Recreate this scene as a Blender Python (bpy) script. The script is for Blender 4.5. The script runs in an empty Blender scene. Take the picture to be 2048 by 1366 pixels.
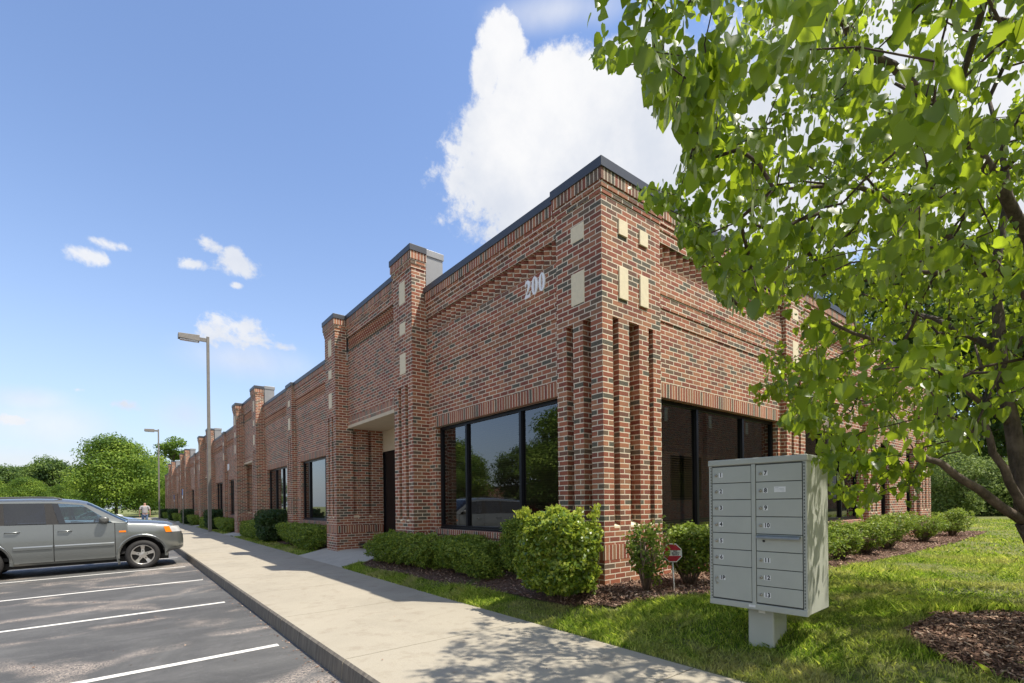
import bpy, bmesh, math, random
import numpy as np
from mathutils import Vector, Matrix
R = math.radians
sc = bpy.context.scene
rnd = random.Random(7)
nr = np.random.default_rng(11)

# ------------------------------------------------------------------ camera
CAM = Vector((-4.7905, -4.2036, 1.0664))
YAW, ROLL, PITCH = 0.6673, -0.0106, -0.0015
FPX, CY = 995.1, 1009.1
_F = Vector((math.sin(YAW), math.cos(YAW), 0)); _R = Vector((math.cos(YAW), -math.sin(YAW), 0)); _U = Vector((0, 0, 1))
_F2 = _F*math.cos(PITCH)+_U*math.sin(PITCH); _U2 = -_F*math.sin(PITCH)+_U*math.cos(PITCH)
_R3 = _R*math.cos(ROLL)+_U2*math.sin(ROLL); _U3 = -_R*math.sin(ROLL)+_U2*math.cos(ROLL)
cd = bpy.data.cameras.new('camera'); cam = bpy.data.objects.new('camera', cd); sc.collection.objects.link(cam)
cam.matrix_world = Matrix(((_R3.x, _U3.x, -_F2.x, CAM.x), (_R3.y, _U3.y, -_F2.y, CAM.y), (_R3.z, _U3.z, -_F2.z, CAM.z), (0, 0, 0, 1)))
cd.sensor_width = 36; cd.lens = FPX/2048*36; cd.shift_y = (CY-683)/2048; cd.clip_start = 0.05; cd.clip_end = 3000
sc.camera = cam

# ------------------------------------------------------------------ world + sun
SUN = Vector((1.72, -2.37, 5.71)).normalized()
W = bpy.data.worlds.new("World"); sc.world = W; W.use_nodes = True
SKY_STRENGTH = 0.15
def build_world():
    nt = W.node_tree; nt.nodes.clear(); N = nt.nodes.new; L = nt.links.new
    out = N('ShaderNodeOutputWorld'); bg = N('ShaderNodeBackground'); bg.inputs['Strength'].default_value = SKY_STRENGTH
    sky = N('ShaderNodeTexSky'); sky.sky_type = 'NISHITA'; sky.sun_disc = False
    sky.sun_elevation = math.asin(SUN.z); sky.sun_rotation = math.atan2(SUN.x, SUN.y)
    sky.air_density = 1.0; sky.dust_density = 0.6; sky.ozone_density = 1.6; sky.altitude = 100
    tc = N('ShaderNodeTexCoord'); d = tc.outputs['Generated']
    def m(op, a, b=None, c=None, clamp=False):
        n = N('ShaderNodeMath'); n.operation = op; n.use_clamp = clamp
        for i, v in enumerate((a, b, c)):
            if v is None: continue
            if isinstance(v, (int, float)): n.inputs[i].default_value = v
            else: L(v, n.inputs[i])
        return n.outputs[0]
    def vm(op, a, b=None):
        n = N('ShaderNodeVectorMath'); n.operation = op
        for i, v in enumerate((a, b)):
            if v is None: continue
            if isinstance(v, (tuple, Vector)): n.inputs[i].default_value = tuple(v)
            else: L(v, n.inputs[i])
        return n.outputs['Value'] if op in ('DOT_PRODUCT', 'LENGTH') else n.outputs[0]
    def noise(scale, detail, rough, off=(0, 0, 0), dist=0.0):
        n = N('ShaderNodeTexNoise'); n.inputs['Scale'].default_value = scale; n.inputs['Detail'].default_value = detail
        n.inputs['Roughness'].default_value = rough; n.inputs['Distortion'].default_value = dist
        L(vm('ADD', d, off), n.inputs['Vector']); return n.outputs['Fac']
    # cloud banks sit at fixed compass directions: (azimuth direction, size across, size up)
    def cdir(px, py):
        return (_F2 + _R3*((px-1024)/FPX) + _U3*((CY-py)/FPX)).normalized()
    def blob(px, py, rx, ry, k=1.0):
        c = cdir(px, py); e = c.cross(Vector((0, 0, 1))).normalized(); u = e.cross(c).normalized()
        s = 1.0/ (math.sqrt(1+((px-1024)/FPX)**2+((CY-py)/FPX)**2))
        ax = m('MULTIPLY', vm('DOT_PRODUCT', d, e), FPX/(rx*s*k)); ay = m('MULTIPLY', vm('DOT_PRODUCT', d, u), FPX/(ry*s*k))
        r2 = m('ADD', m('MULTIPLY', ax, ax), m('MULTIPLY', ay, ay))
        f = m('SUBTRACT', 1.0, m('SQRT', r2))
        front = m('GREATER_THAN', vm('DOT_PRODUCT', d, c), 0.3)
        return m('SUBTRACT', m('MULTIPLY', m('ADD', f, 4.0), front), 4.0)
    def union(bl):
        r = bl[0]
        for b in bl[1:]: r = m('MAXIMUM', r, b)
        return r
    n1 = noise(9, 8, 0.62, (3.1, 1.7, 0.4)); n2 = noise(3.2, 6, 0.55, (7.3, 2.2, 5.1), 0.6); n3 = noise(26, 9, 0.66, (1.3, 0.2, 4.4)); n4 = noise(13, 9, 0.62, (2.3, 5.2, 0.4), 0.4)
    big = union([blob(1005, 88, 58, 58), blob(968, 150, 36, 55), blob(1010, 275, 118, 105), blob(1040, 190, 70, 70), blob(1110, 220, 150, 105), blob(1170, 290, 220, 150), blob(1020, 360, 150, 120), blob(1290, 220, 170, 130), blob(1120, 420, 220, 110),
                 blob(1400, 300, 260, 260), blob(1650, 250, 300, 300), blob(1960, 240, 320, 330), blob(1500, 470, 260, 150)])
    bm_ = m('SMOOTHSTEP' if False else 'MULTIPLY', m('ADD', big, m('ADD', m('MULTIPLY', m('SUBTRACT', n1, 0.5), 1.1), m('MULTIPLY', m('SUBTRACT', n3, 0.5), 1.0))), 1.0)
    def sstep(v, a, b):
        n = N('ShaderNodeMapRange'); n.interpolation_type = 'SMOOTHSTEP'; L(v, n.inputs['Value'])
        n.inputs['From Min'].default_value = a; n.inputs['From Max'].default_value = b; return n.outputs['Result']
    mbig = sstep(bm_, 0.0, 0.30)
    small = union([blob(500, 680, 100, 34), blob(440, 662, 44, 26), blob(490, 655, 44, 30), blob(560, 692, 50, 22), blob(480, 530, 46, 26), blob(470, 508, 26, 22), blob(418, 490, 32, 18), blob(245, 808, 44, 17), blob(180, 513, 40, 16), blob(235, 492, 40, 13),
                   blob(880, 440, 30, 26), blob(385, 527, 26, 12), blob(155, 779, 34, 10), blob(474, 572, 14, 8), blob(20, 838, 60, 14)])
    sm_ = m('ADD', small, m('ADD', m('MULTIPLY', m('SUBTRACT', n4, 0.52), 4.6), m('MULTIPLY', m('SUBTRACT', n3, 0.5), 1.6)))
    msm = m('MULTIPLY', sstep(sm_, 0.05, 0.85), 0.92)
    wisp = union([blob(110, 850, 150, 75), blob(60, 800, 110, 40), blob(60, 930, 260, 60), blob(370, 830, 90, 70), blob(1120, 20, 160, 40), blob(480, 720, 180, 60)])
    wm = m('MULTIPLY', sstep(m('ADD', wisp, m('MULTIPLY', m('SUBTRACT', n2, 0.5), 1.6)), 0.0, 1.1), 0.60)
    cov = m('MAXIMUM', m('MAXIMUM', mbig, msm), wm)
    back = sstep(m('SUBTRACT', 1.0, vm('DOT_PRODUCT', d, cdir(700, 450))), 0.75, 1.15)
    fill_cloud = m('MULTIPLY', sstep(m('ADD', m('MULTIPLY', noise(2.2, 7, 0.6, (4.4, 8.1, 2.0), 0.3), 1.0), m('MULTIPLY', n1, 0.25)), 0.46, 0.60), back)  # unseen cloud added behind the camera and overhead for whiter, brighter sky fill
    cov = m('MAXIMUM', cov, m('MULTIPLY', fill_cloud, 0.95))
    # pale high haze
    z = N('ShaderNodeSeparateXYZ'); L(d, z.inputs[0]); zz = z.outputs['Z']
    haze = m('MULTIPLY', m('POWER', m('SUBTRACT', 1.0, m('MAXIMUM', zz, 0.0), None, True), 4.5), 0.93)
    mx0 = N('ShaderNodeMix'); mx0.data_type = 'RGBA'; mx0.blend_type = 'MULTIPLY'; mx0.inputs[0].default_value = 1.0
    L(sky.outputs[0], mx0.inputs[6]); mx0.inputs[7].default_value = (0.98, 0.99, 1.07, 1)
    mxh = N('ShaderNodeMix'); mxh.data_type = 'RGBA'; L(haze, mxh.inputs[0]); L(mx0.outputs[2], mxh.inputs[6]); mxh.inputs[7].default_value = (2.55, 2.9, 3.25, 1)
    # cloud shading: thick parts a little greyer
    shade = sstep(m('ADD', m('MULTIPLY', n2, 0.8), m('MULTIPLY', n1, 0.5)), 0.45, 0.85)
    mc = N('ShaderNodeMix'); mc.data_type = 'RGBA'; L(shade, mc.inputs[0]); mc.inputs[6].default_value = (3.1, 3.3, 3.7, 1); mc.inputs[7].default_value = (4.25, 4.25, 4.3, 1)
    mx = N('ShaderNodeMix'); mx.data_type = 'RGBA'; L(cov, mx.inputs[0]); L(mxh.outputs[2], mx.inputs[6]); L(mc.outputs[2], mx.inputs[7])
    L(mx.outputs[2], bg.inputs['Color']); L(bg.outputs[0], out.inputs[0])
build_world()
sd = bpy.data.lights.new('sun', 'SUN'); sd.energy = 4.15; sd.angle = R(0.55); sd.color = (1.0, 0.93, 0.815)
so = bpy.data.objects.new('sun', sd); sc.collection.objects.link(so); so.rotation_euler = SUN.to_track_quat('Z', 'Y').to_euler()
sc.view_settings.view_transform = 'Standard'; sc.view_settings.look = 'None'; sc.view_settings.gamma = 1; sc.view_settings.exposure = 0.62
sc.render.film_transparent = False
sc.cycles.max_bounces = 6; sc.cycles.transparent_max_bounces = 12; sc.cycles.use_denoising = True

# ------------------------------------------------------------------ node helpers
MATS = {}
class NT:
    def __init__(s, name):
        s.m = bpy.data.materials.new(name); s.m.use_nodes = True; s.t = s.m.node_tree; s.t.nodes.clear()
        s.out = s.t.nodes.new('ShaderNodeOutputMaterial')
    def n(s, typ, **kw):
        x = s.t.nodes.new(typ)
        for k, v in kw.items(): setattr(x, k, v)
        return x
    def l(s, a, b): s.t.links.new(a, b)
    def math(s, op, a, b=None, clamp=False):
        x = s.n('ShaderNodeMath', operation=op); x.use_clamp = clamp
        for i, v in enumerate((a, b)):
            if v is None: continue
            if isinstance(v, (int, float)): x.inputs[i].default_value = v
            else: s.l(v, x.inputs[i])
        return x.outputs[0]
    def pos(s):
        return s.n('ShaderNodeNewGeometry').outputs['Position']
    def obj(s): return s.n('ShaderNodeTexCoord').outputs['Object']
    def mapping(s, v, scale=(1, 1, 1), rot=(0, 0, 0), loc=(0, 0, 0)):
        x = s.n('ShaderNodeMapping'); s.l(v, x.inputs[0]); x.inputs['Scale'].default_value = scale; x.inputs['Rotation'].default_value = rot; x.inputs['Location'].default_value = loc
        return x.outputs[0]
    def noise(s, v, scale, detail=4, rough=0.55, dist=0):
        x = s.n('ShaderNodeTexNoise'); s.l(v, x.inputs['Vector']); x.inputs['Scale'].default_value = scale
        x.inputs['Detail'].default_value = detail; x.inputs['Roughness'].default_value = rough; x.inputs['Distortion'].default_value = dist
        return x.outputs['Fac']
    def ramp(s, f, stops, interp='LINEAR'):
        x = s.n('ShaderNodeValToRGB'); s.l(f, x.inputs[0]); r = x.color_ramp; r.interpolation = interp
        while len(r.elements) < len(stops): r.elements.new(0.5)
        for e, (p, c) in zip(r.elements, stops): e.position = p; e.color = (*c, 1) if len(c) == 3 else c
        return x.outputs['Color']
    def mix(s, f, a, b, blend='MIX'):
        x = s.n('ShaderNodeMix', data_type='RGBA', blend_type=blend)
        for i, v in ((0, f), (6, a), (7, b)):
            if isinstance(v, (int, float)): x.inputs[i].default_value = v
            elif isinstance(v, tuple): x.inputs[i].default_value = (*v, 1)
            else: s.l(v, x.inputs[i])
        return x.outputs[2]
    def bump(s, h, strength=0.3, dist=0.01):
        x = s.n('ShaderNodeBump'); s.l(h, x.inputs['Height']); x.inputs['Strength'].default_value = strength; x.inputs['Distance'].default_value = dist
        return x.outputs[0]
    def bsdf(s, col, rough=0.7, metal=0.0, normal=None, **kw):
        b = s.n('ShaderNodeBsdfPrincipled')
        def st(k, v):
            if isinstance(v, (int, float)): b.inputs[k].default_value = v
            elif isinstance(v, tuple): b.inputs[k].default_value = (*v, 1)
            else: s.l(v, b.inputs[k])
        st('Base Color', col); st('Roughness', rough); st('Metallic', metal)
        if normal is not None: s.l(normal, b.inputs['Normal'])
        for k, v in kw.items(): st(k, v)
        return b.outputs[0]
    def done(s, sh):
        s.l(sh, s.out.inputs['Surface']); MATS[s.m.name] = s.m; return s.m

def brick_mat(name, soldier=False, tint=(1, 1, 1)):
    t = NT(name); geo = t.n('ShaderNodeNewGeometry')
    sp = t.n('ShaderNodeSeparateXYZ'); t.l(geo.outputs['Position'], sp.inputs[0])
    sn = t.n('ShaderNodeSeparateXYZ'); t.l(geo.outputs['True Normal'], sn.inputs[0])
    ax = t.math('ABSOLUTE', sn.outputs[0]); ay = t.math('ABSOLUTE', sn.outputs[1]); az = t.math('ABSOLUTE', sn.outputs[2])
    sel = t.math('GREATER_THAN', ax, t.math('ADD', ay, 0.02)); isz = t.math('GREATER_THAN', az, 0.7)
    u = t.math('ADD', t.math('MULTIPLY', sp.outputs[1], sel), t.math('MULTIPLY', sp.outputs[0], t.math('SUBTRACT', 1, sel)))
    v = t.math('ADD', t.math('MULTIPLY', sp.outputs[2], t.math('SUBTRACT', 1, isz)), t.math('MULTIPLY', sp.outputs[1], isz))
    cb = t.n('ShaderNodeCombineXYZ')
    if soldier:
        t.l(t.math('ADD', v, 0.0), cb.inputs[0]); t.l(t.math('ADD', u, 10.0), cb.inputs[1])
    else:
        t.l(t.math('ADD', u, 20.32), cb.inputs[0]); t.l(t.math('ADD', v, 6.77-0.0257), cb.inputs[1])
    # slightly uneven courses
    wob = t.n('ShaderNodeTexNoise'); t.l(geo.outputs['Position'], wob.inputs['Vector']); wob.inputs['Scale'].default_value = 9
    w2 = t.n('ShaderNodeVectorMath', operation='MULTIPLY_ADD'); t.l(wob.outputs['Color'], w2.inputs[0]); w2.inputs[1].default_value = (0.006, 0.006, 0); t.l(cb.outputs[0], w2.inputs[2])
    b = t.n('ShaderNodeTexBrick'); t.l(w2.outputs[0], b.inputs['Vector'])
    b.offset = 0.0 if soldier else 0.5; b.offset_frequency = 2; b.squash = 1.0
    b.inputs['Color1'].default_value = (0, 0, 0, 1); b.inputs['Color2'].default_value = (1, 1, 1, 1); b.inputs['Mortar'].default_value = (0.5, 0.5, 0.5, 1)
    b.inputs['Scale'].default_value = 1; b.inputs['Mortar Size'].default_value = 0.0076; b.inputs['Mortar Smooth'].default_value = 0.25
    b.inputs['Bias'].default_value = 0
    b.inputs['Brick Width'].default_value = 3.3 if soldier else 0.2032; b.inputs['Row Height'].default_value = 0.0677
    if soldier: pass
    c = tuple
    def T(x): return tuple(min(.9, x[i]*tint[i]*(0.86, 0.98, 0.86)[i]) for i in range(3))
    col = t.ramp(b.outputs['Color'], [(0.0, T((0.42, 0.120, 0.070))), (0.18, T((0.33, 0.082, 0.050))), (0.36, T((0.46, 0.170, 0.100))), (0.52, T((0.27, 0.066, 0.046))), (0.64, T((0.36, 0.150, 0.092))), (0.74, T((0.18, 0.076, 0.056))), (0.85, T((0.15, 0.105, 0.080))), (0.925, T((0.095, 0.098, 0.085)))], 'CONSTANT')
    nz = t.noise(geo.outputs['Position'], 60, 5, 0.7); nl = t.noise(geo.outputs['Position'], 1.3, 3, 0.6)
    col = t.mix(t.math('MULTIPLY', t.math('SUBTRACT', nz, 0.42, True), 1.6, True), col, T((0.40, 0.16, 0.12)))
    col = t.mix(0.55, col, t.ramp(nz, [(0.3, (0.55, 0.55, 0.55)), (0.7, (1.36, 1.36, 1.36))]), 'MULTIPLY')
    mort = t.mix(t.noise(geo.outputs['Position'], 25, 4, 0.6), (0.62, 0.535, 0.41), (0.86, 0.77, 0.62))
    full = t.mix(b.outputs['Fac'], col, mort)
    stk = t.noise(t.mapping(geo.outputs['Position'], (1, 1, .12)), 2.6, 5, .65)
    full = t.mix(0.55, full, t.ramp(stk, [(0.32, (0.74, 0.74, 0.76)), (0.6, (1.08, 1.07, 1.05))]), 'MULTIPLY')
    full = t.mix(0.5, full, t.ramp(nl, [(0.3, (0.82, 0.82, 0.84)), (0.7, (1.14, 1.12, 1.1))]), 'MULTIPLY')
    h = t.math('ADD', t.math('MULTIPLY', t.math('SUBTRACT', 1, b.outputs['Fac']), 1.0), t.math('MULTIPLY', nz, 0.35))
    return t.done(t.bsdf(full, 0.82, 0, t.bump(h, 0.75, 0.006)))
BR = brick_mat('red_brick'); BS = brick_mat('soldier_brick', True)
BN = brick_mat('neighbour_brick', False, (1.25, 1.05, 0.9))

def simple(name, col, rough=0.6, metal=0.0, var=0.12, scale=8, bump=0.0, bscale=60, **kw):
    t = NT(name); p = t.obj(); n = t.noise(p, scale, 4, 0.6)
    lo = tuple(c*(1-var) for c in col); hi = tuple(min(1, c*(1+var)) for c in col)
    c = t.ramp(n, [(0.3, lo), (0.7, hi)])
    nm = t.bump(t.noise(p, bscale, 4, 0.6), bump, 0.003) if bump else None
    return t.done(t.bsdf(c, rough, metal, nm, **kw))
STONE = simple('cast_stone', (0.78, 0.68, 0.49), 0.85, 0, 0.06, 20, 0.25, 200)
COPING = simple('dark_metal_coping', (0.070, 0.074, 0.084), 0.45, 0.3, 0.08, 3)
CLAD = simple('grey_metal_cladding', (0.30, 0.30, 0.30), 0.42, 0.35, 0.07, 3)
FRAME = simple('dark_bronze_frame', (0.014, 0.015, 0.020), 0.35, 0.5, 0.1, 4)
STUCCO = simple('beige_stucco', (0.62, 0.52, 0.38), 0.9, 0, 0.05, 5, 0.2, 150)
DOORM = simple('dark_door', (0.012, 0.010, 0.012), 0.4, 0.2)
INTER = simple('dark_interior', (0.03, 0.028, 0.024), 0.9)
ROOFM = simple('roof_membrane', (0.35, 0.35, 0.34), 0.8)
WHITE = simple('white_paint', (0.93, 0.93, 0.95), 0.5)
CHROME = simple('chrome', (0.72, 0.72, 0.72), 0.22, 0.9)
BLACK = simple('black_rubber', (0.022, 0.021, 0.021), 0.75, 0, 0.2, 30)
BLIND = simple('window_blind', (0.16, 0.13, 0.095), 0.7)
def glass_mat(name, tint, refl, rough=0.015):
    t = NT(name); tr = t.n('ShaderNodeBsdfTransparent'); tr.inputs[0].default_value = (*tint, 1)
    gl = t.n('ShaderNodeBsdfGlossy'); gl.inputs['Roughness'].default_value = rough; gl.inputs['Color'].default_value = (0.95, 0.97, 1, 1)
    p = t.pos(); bn = t.bump(t.noise(p, 0.9, 2, 0.5), 0.06, 0.02); t.l(bn, gl.inputs['Normal'])
    lw = t.n('ShaderNodeLayerWeight'); lw.inputs[0].default_value = 0.5
    f = t.math('ADD', t.math('MULTIPLY', t.math('POWER', lw.outputs['Facing'], 4.0), 0.8), refl, True)
    mx = t.n('ShaderNodeMixShader'); t.l(f, mx.inputs[0]); t.l(tr.outputs[0], mx.inputs[1]); t.l(gl.outputs[0], mx.inputs[2])
    return t.done(mx.outputs[0])
GLASS = glass_mat('tinted_window_glass', (0.36, 0.34, 0.30), 0.13)
CARGLASS = glass_mat('car_glass', (0.42, 0.52, 0.52), 0.10, 0.01)
CARTINT = glass_mat('car_privacy_glass', (0.06, 0.07, 0.09), 0.10, 0.01)

def leaf_mat(name, a, b, c, trans=(0.30, 0.42, 0.03), tf=0.42, rough=0.45, spec=0.35):
    t = NT(name); at = t.n('ShaderNodeAttribute', attribute_name='rnd')
    col = t.ramp(at.outputs['Fac'], [(0.0, a), (0.5, b), (1.0, c)])
    bs = t.bsdf(col, rough, 0, None, **{'Specular IOR Level': spec})
    tl = t.n('ShaderNodeBsdfTranslucent'); t.l(t.mix(0.6, t.mix(1.0, col, (2.6, 2.6, 2.6), 'MULTIPLY'), trans), tl.inputs[0])
    mx = t.n('ShaderNodeMixShader'); mx.inputs[0].default_value = tf; t.l(bs, mx.inputs[1]); t.l(tl.outputs[0], mx.inputs[2])
    return t.done(mx.outputs[0])
L_RED = leaf_mat('redbud_leaf', (0.035, 0.080, 0.018), (0.085, 0.150, 0.022), (0.19, 0.27, 0.030), (0.70, 0.84, 0.02), 0.50, 0.34, 0.5)
L_POD = leaf_mat('seed_pod', (0.24, 0.30, 0.12), (0.32, 0.38, 0.17), (0.42, 0.46, 0.24), (0.40, 0.48, 0.15), 0.35)
L_HEDGE = leaf_mat('hedge_leaf', (0.060, 0.105, 0.018), (0.16, 0.23, 0.032), (0.34, 0.40, 0.065), (0.28, 0.40, 0.04), 0.30, 0.5, 0.3)
L_BRIGHT = leaf_mat('bright_shrub_leaf', (0.060, 0.12, 0.018), (0.17, 0.26, 0.028), (0.46, 0.50, 0.07), (0.45, 0.50, 0.05), 0.34, 0.33, 0.5)
L_DARK = leaf_mat('dark_bush_leaf', (0.020, 0.050, 0.018), (0.040, 0.080, 0.024), (0.065, 0.11, 0.030), (0.12, 0.22, 0.03), 0.25)
L_TREE = leaf_mat('tree_leaf', (0.045, 0.095, 0.018), (0.13, 0.21, 0.030), (0.30, 0.39, 0.06), (0.30, 0.42, 0.04), 0.32, 0.6, 0.2)
L_WOOD = leaf_mat('woodland_leaf', (0.035, 0.070, 0.022), (0.080, 0.135, 0.030), (0.17, 0.24, 0.055), (0.18, 0.28, 0.04), 0.28, 0.6, 0.2)
L_WILD = leaf_mat('wild_bush_leaf', (0.07, 0.12, 0.035), (0.14, 0.20, 0.06), (0.24, 0.30, 0.11), (0.35, 0.45, 0.08), 0.3, 0.6, 0.2)
def grass_blade_mat():
    t = NT('grass_blade'); at = t.n('ShaderNodeAttribute', attribute_name='rnd'); p = t.pos()
    g = t.ramp(at.outputs['Fac'], [(0.0, (0.09, 0.16, 0.018)), (0.45, (0.25, 0.36, 0.042)), (1.0, (0.60, 0.64, 0.15))])
    n = t.noise(p, 1.1, 5, 0.65, 0.6)
    dry = t.ramp(n, [(0.46, (0, 0, 0)), (0.64, (1, 1, 1))])
    g = t.mix(t.math('MULTIPLY', dry, 0.62), g, (0.56, 0.48, 0.26))
    bs = t.bsdf(g, 0.6, 0, None, **{'Specular IOR Level': 0.2})
    tl = t.n('ShaderNodeBsdfTranslucent'); t.l(t.mix(1.0, g, (1.7, 1.8, 1.0), 'MULTIPLY'), tl.inputs[0])
    mx = t.n('ShaderNodeMixShader'); mx.inputs[0].default_value = 0.35; t.l(bs, mx.inputs[1]); t.l(tl.outputs[0], mx.inputs[2])
    return t.done(mx.outputs[0])
GRASS = grass_blade_mat()
def ground_mat():
    t = NT('lawn_soil'); p = t.pos(); n = t.noise(p, 1.1, 5, 0.65, 0.6); n2 = t.noise(p, 14, 6, 0.7); n3 = t.noise(p, 120, 4, 0.7)
    c = t.ramp(n2, [(0.3, (0.085, 0.095, 0.028)), (0.55, (0.16, 0.19, 0.045)), (0.75, (0.26, 0.25, 0.09))])
    c = t.mix(t.math('MULTIPLY', t.ramp(n, [(0.5, (0, 0, 0)), (0.7, (1, 1, 1))]), 0.5), c, (0.32, 0.27, 0.15))
    c = t.mix(0.7, c, t.ramp(n3, [(0.3, (0.5, 0.5, 0.5)), (0.7, (1.4, 1.4, 1.4))]), 'MULTIPLY')
    return t.done(t.bsdf(c, 0.95, 0, t.bump(n3, 0.6, 0.03)))
GROUND = ground_mat()
def mulch_mat(name='mulch'):
    t = NT(name); p = t.pos(); n = t.noise(p, 45, 6, 0.75); v = t.n('ShaderNodeTexVoronoi'); t.l(t.mapping(p, (70, 70, 30)), v.inputs['Vector']); v.inputs['Scale'].default_value = 1
    c = t.ramp(n, [(0.3, (0.075, 0.040, 0.025)), (0.5, (0.16, 0.090, 0.058)), (0.7, (0.30, 0.20, 0.14))])
    c = t.mix(0.5, c, t.ramp(v.outputs['Distance'], [(0.0, (1.3, 1.3, 1.3)), (0.8, (0.5, 0.5, 0.5))]), 'MULTIPLY')
    return t.done(t.bsdf(c, 0.95, 0, t.bump(t.math('ADD', n, v.outputs['Distance']), 0.9, 0.03)))
MULCH = mulch_mat()
def chip_mat():
    t = NT('wood_chip'); at = t.n('ShaderNodeAttribute', attribute_name='rnd')
    c = t.ramp(at.outputs['Fac'], [(0, (0.07, 0.035, 0.022)), (0.5, (0.20, 0.11, 0.07)), (0.85, (0.36, 0.23, 0.16)), (1, (0.50, 0.38, 0.28))])
    return t.done(t.bsdf(c, 0.9))
CHIP = chip_mat()
def concrete_mat(name, base, dark, kerb=False):
    t = NT(name); p = t.pos(); n = t.noise(p, 0.9, 6, 0.6, 0.4); n2 = t.noise(p, 90, 5, 0.75); n3 = t.noise(t.mapping(p, (2.2, 2.2, 2.2)), 1.6, 5, 0.7)
    c = t.ramp(n, [(0.25, tuple(x*0.86 for x in base)), (0.5, base), (0.8, tuple(min(1, x*1.07) for x in base))])
    c = t.mix(t.ramp(n3, [(0.52, (0, 0, 0)), (0.74, (0.55, 0.55, 0.55))]), c, dark)
    c = t.mix(0.45, c, t.ramp(n2, [(0.3, (0.62, 0.62, 0.62)), (0.7, (1.24, 1.24, 1.24))]), 'MULTIPLY')
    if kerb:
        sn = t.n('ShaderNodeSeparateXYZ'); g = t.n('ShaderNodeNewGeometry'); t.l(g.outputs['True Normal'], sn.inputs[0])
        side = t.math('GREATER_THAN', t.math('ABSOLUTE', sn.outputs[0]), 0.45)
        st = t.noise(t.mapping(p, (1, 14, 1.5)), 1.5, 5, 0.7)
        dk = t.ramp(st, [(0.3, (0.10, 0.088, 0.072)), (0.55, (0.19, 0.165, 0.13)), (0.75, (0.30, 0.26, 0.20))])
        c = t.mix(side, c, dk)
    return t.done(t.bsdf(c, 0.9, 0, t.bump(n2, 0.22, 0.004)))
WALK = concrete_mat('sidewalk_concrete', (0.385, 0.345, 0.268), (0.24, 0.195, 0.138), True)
WALK2 = concrete_mat('entry_concrete', (0.46, 0.43, 0.36), (0.33, 0.29, 0.235))
def asphalt_mat():
    t = NT('asphalt'); p = t.pos(); n = t.noise(p, 0.45, 6, 0.65, 0.8); n2 = t.noise(p, 160, 4, 0.8); st = t.noise(t.mapping(p, (0.8, 1.7, 1), (0, 0, 0.35)), 1.5, 8, 0.75, 0.5)
    c = t.ramp(n, [(0.3, (0.060, 0.059, 0.057)), (0.5, (0.084, 0.083, 0.079)), (0.72, (0.140, 0.138, 0.130))])
    c = t.mix(t.ramp(st, [(0.50, (0, 0, 0)), (0.70, (0.45, 0.45, 0.45))]), c, (0.175, 0.168, 0.162))
    # patchy pale wear in crooked trails
    crk = t.n('ShaderNodeTexVoronoi', feature='DISTANCE_TO_EDGE'); wob = t.noise(p, 1.6, 4, 0.7)
    vadd = t.n('ShaderNodeVectorMath', operation='MULTIPLY_ADD'); wc = t.n('ShaderNodeTexNoise'); t.l(p, wc.inputs['Vector']); wc.inputs['Scale'].default_value = 1.7; wc.inputs['Detail'].default_value = 6
    t.l(wc.outputs['Color'], vadd.inputs[0]); vadd.inputs[1].default_value = (0.9, 0.9, 0); t.l(p, vadd.inputs[2]); t.l(t.mapping(vadd.outputs[0], (0.42, 0.55, 0.001)), crk.inputs['Vector']); crk.inputs['Scale'].default_value = 1
    edge = t.ramp(crk.outputs['Distance'], [(0.0, (1, 1, 1)), (0.09, (0, 0, 0))])
    spk = t.ramp(t.noise(p, 55, 3, 0.8), [(0.46, (0, 0, 0)), (0.54, (1, 1, 1))]); pat = t.ramp(t.noise(p, 0.9, 3, 0.6), [(0.40, (0, 0, 0)), (0.52, (1, 1, 1))])
    wear = t.mix(1.0, t.mix(1.0, edge, spk, 'MULTIPLY'), pat, 'MULTIPLY')
    c = t.mix(t.math('MULTIPLY', wear, 0.9), c, (0.42, 0.35, 0.29))
    fine = t.ramp(t.noise(p, 26, 6, 0.85), [(0.56, (0, 0, 0)), (0.70, (0.5, 0.5, 0.5))])
    c = t.mix(fine, c, (0.24, 0.22, 0.21))
    c = t.mix(0.5, c, t.ramp(n2, [(0.3, (0.45, 0.45, 0.45)), (0.7, (1.55, 1.55, 1.55))]), 'MULTIPLY')
    return t.done(t.bsdf(c, 0.8, 0, t.bump(n2, 0.5, 0.005)))
ASPH = asphalt_mat()
def stripe_mat():
    t = NT('road_paint'); p = t.pos(); n = t.noise(p, 60, 5, 0.8); n2 = t.noise(p, 3, 4, 0.6)
    c = t.mix(t.ramp(t.math('ADD', n, t.math('MULTIPLY', n2, 0.4)), [(0.70, (0, 0, 0)), (0.86, (0.8, 0.8, 0.8))]), (0.74, 0.72, 0.66), (0.22, 0.2, 0.2))
    return t.done(t.bsdf(c, 0.8))
STRIPE = stripe_mat()
def bark_mat(name, a, b):
    t = NT(name); p = t.obj(); n = t.noise(t.mapping(p, (1, 1, 0.35)), 28, 6, 0.75); n2 = t.noise(p, 7, 3, 0.6)
    c = t.mix(t.ramp(n2, [(0.45, (0, 0, 0)), (0.65, (0.6, 0.6, 0.6))]), t.ramp(n, [(0.3, a), (0.7, b)]), tuple(min(1, x*1.7) for x in b))
    return t.done(t.bsdf(c, 0.9, 0, t.bump(n, 0.8, 0.012)))
BARK = bark_mat('bark', (0.040, 0.028, 0.022), (0.13, 0.10, 0.082)); STEM = bark_mat('shrub_bark', (0.10, 0.070, 0.050), (0.26, 0.19, 0.14)); TWIG = bark_mat('twig_bark', (0.045, 0.028, 0.022), (0.10, 0.07, 0.055))

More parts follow.
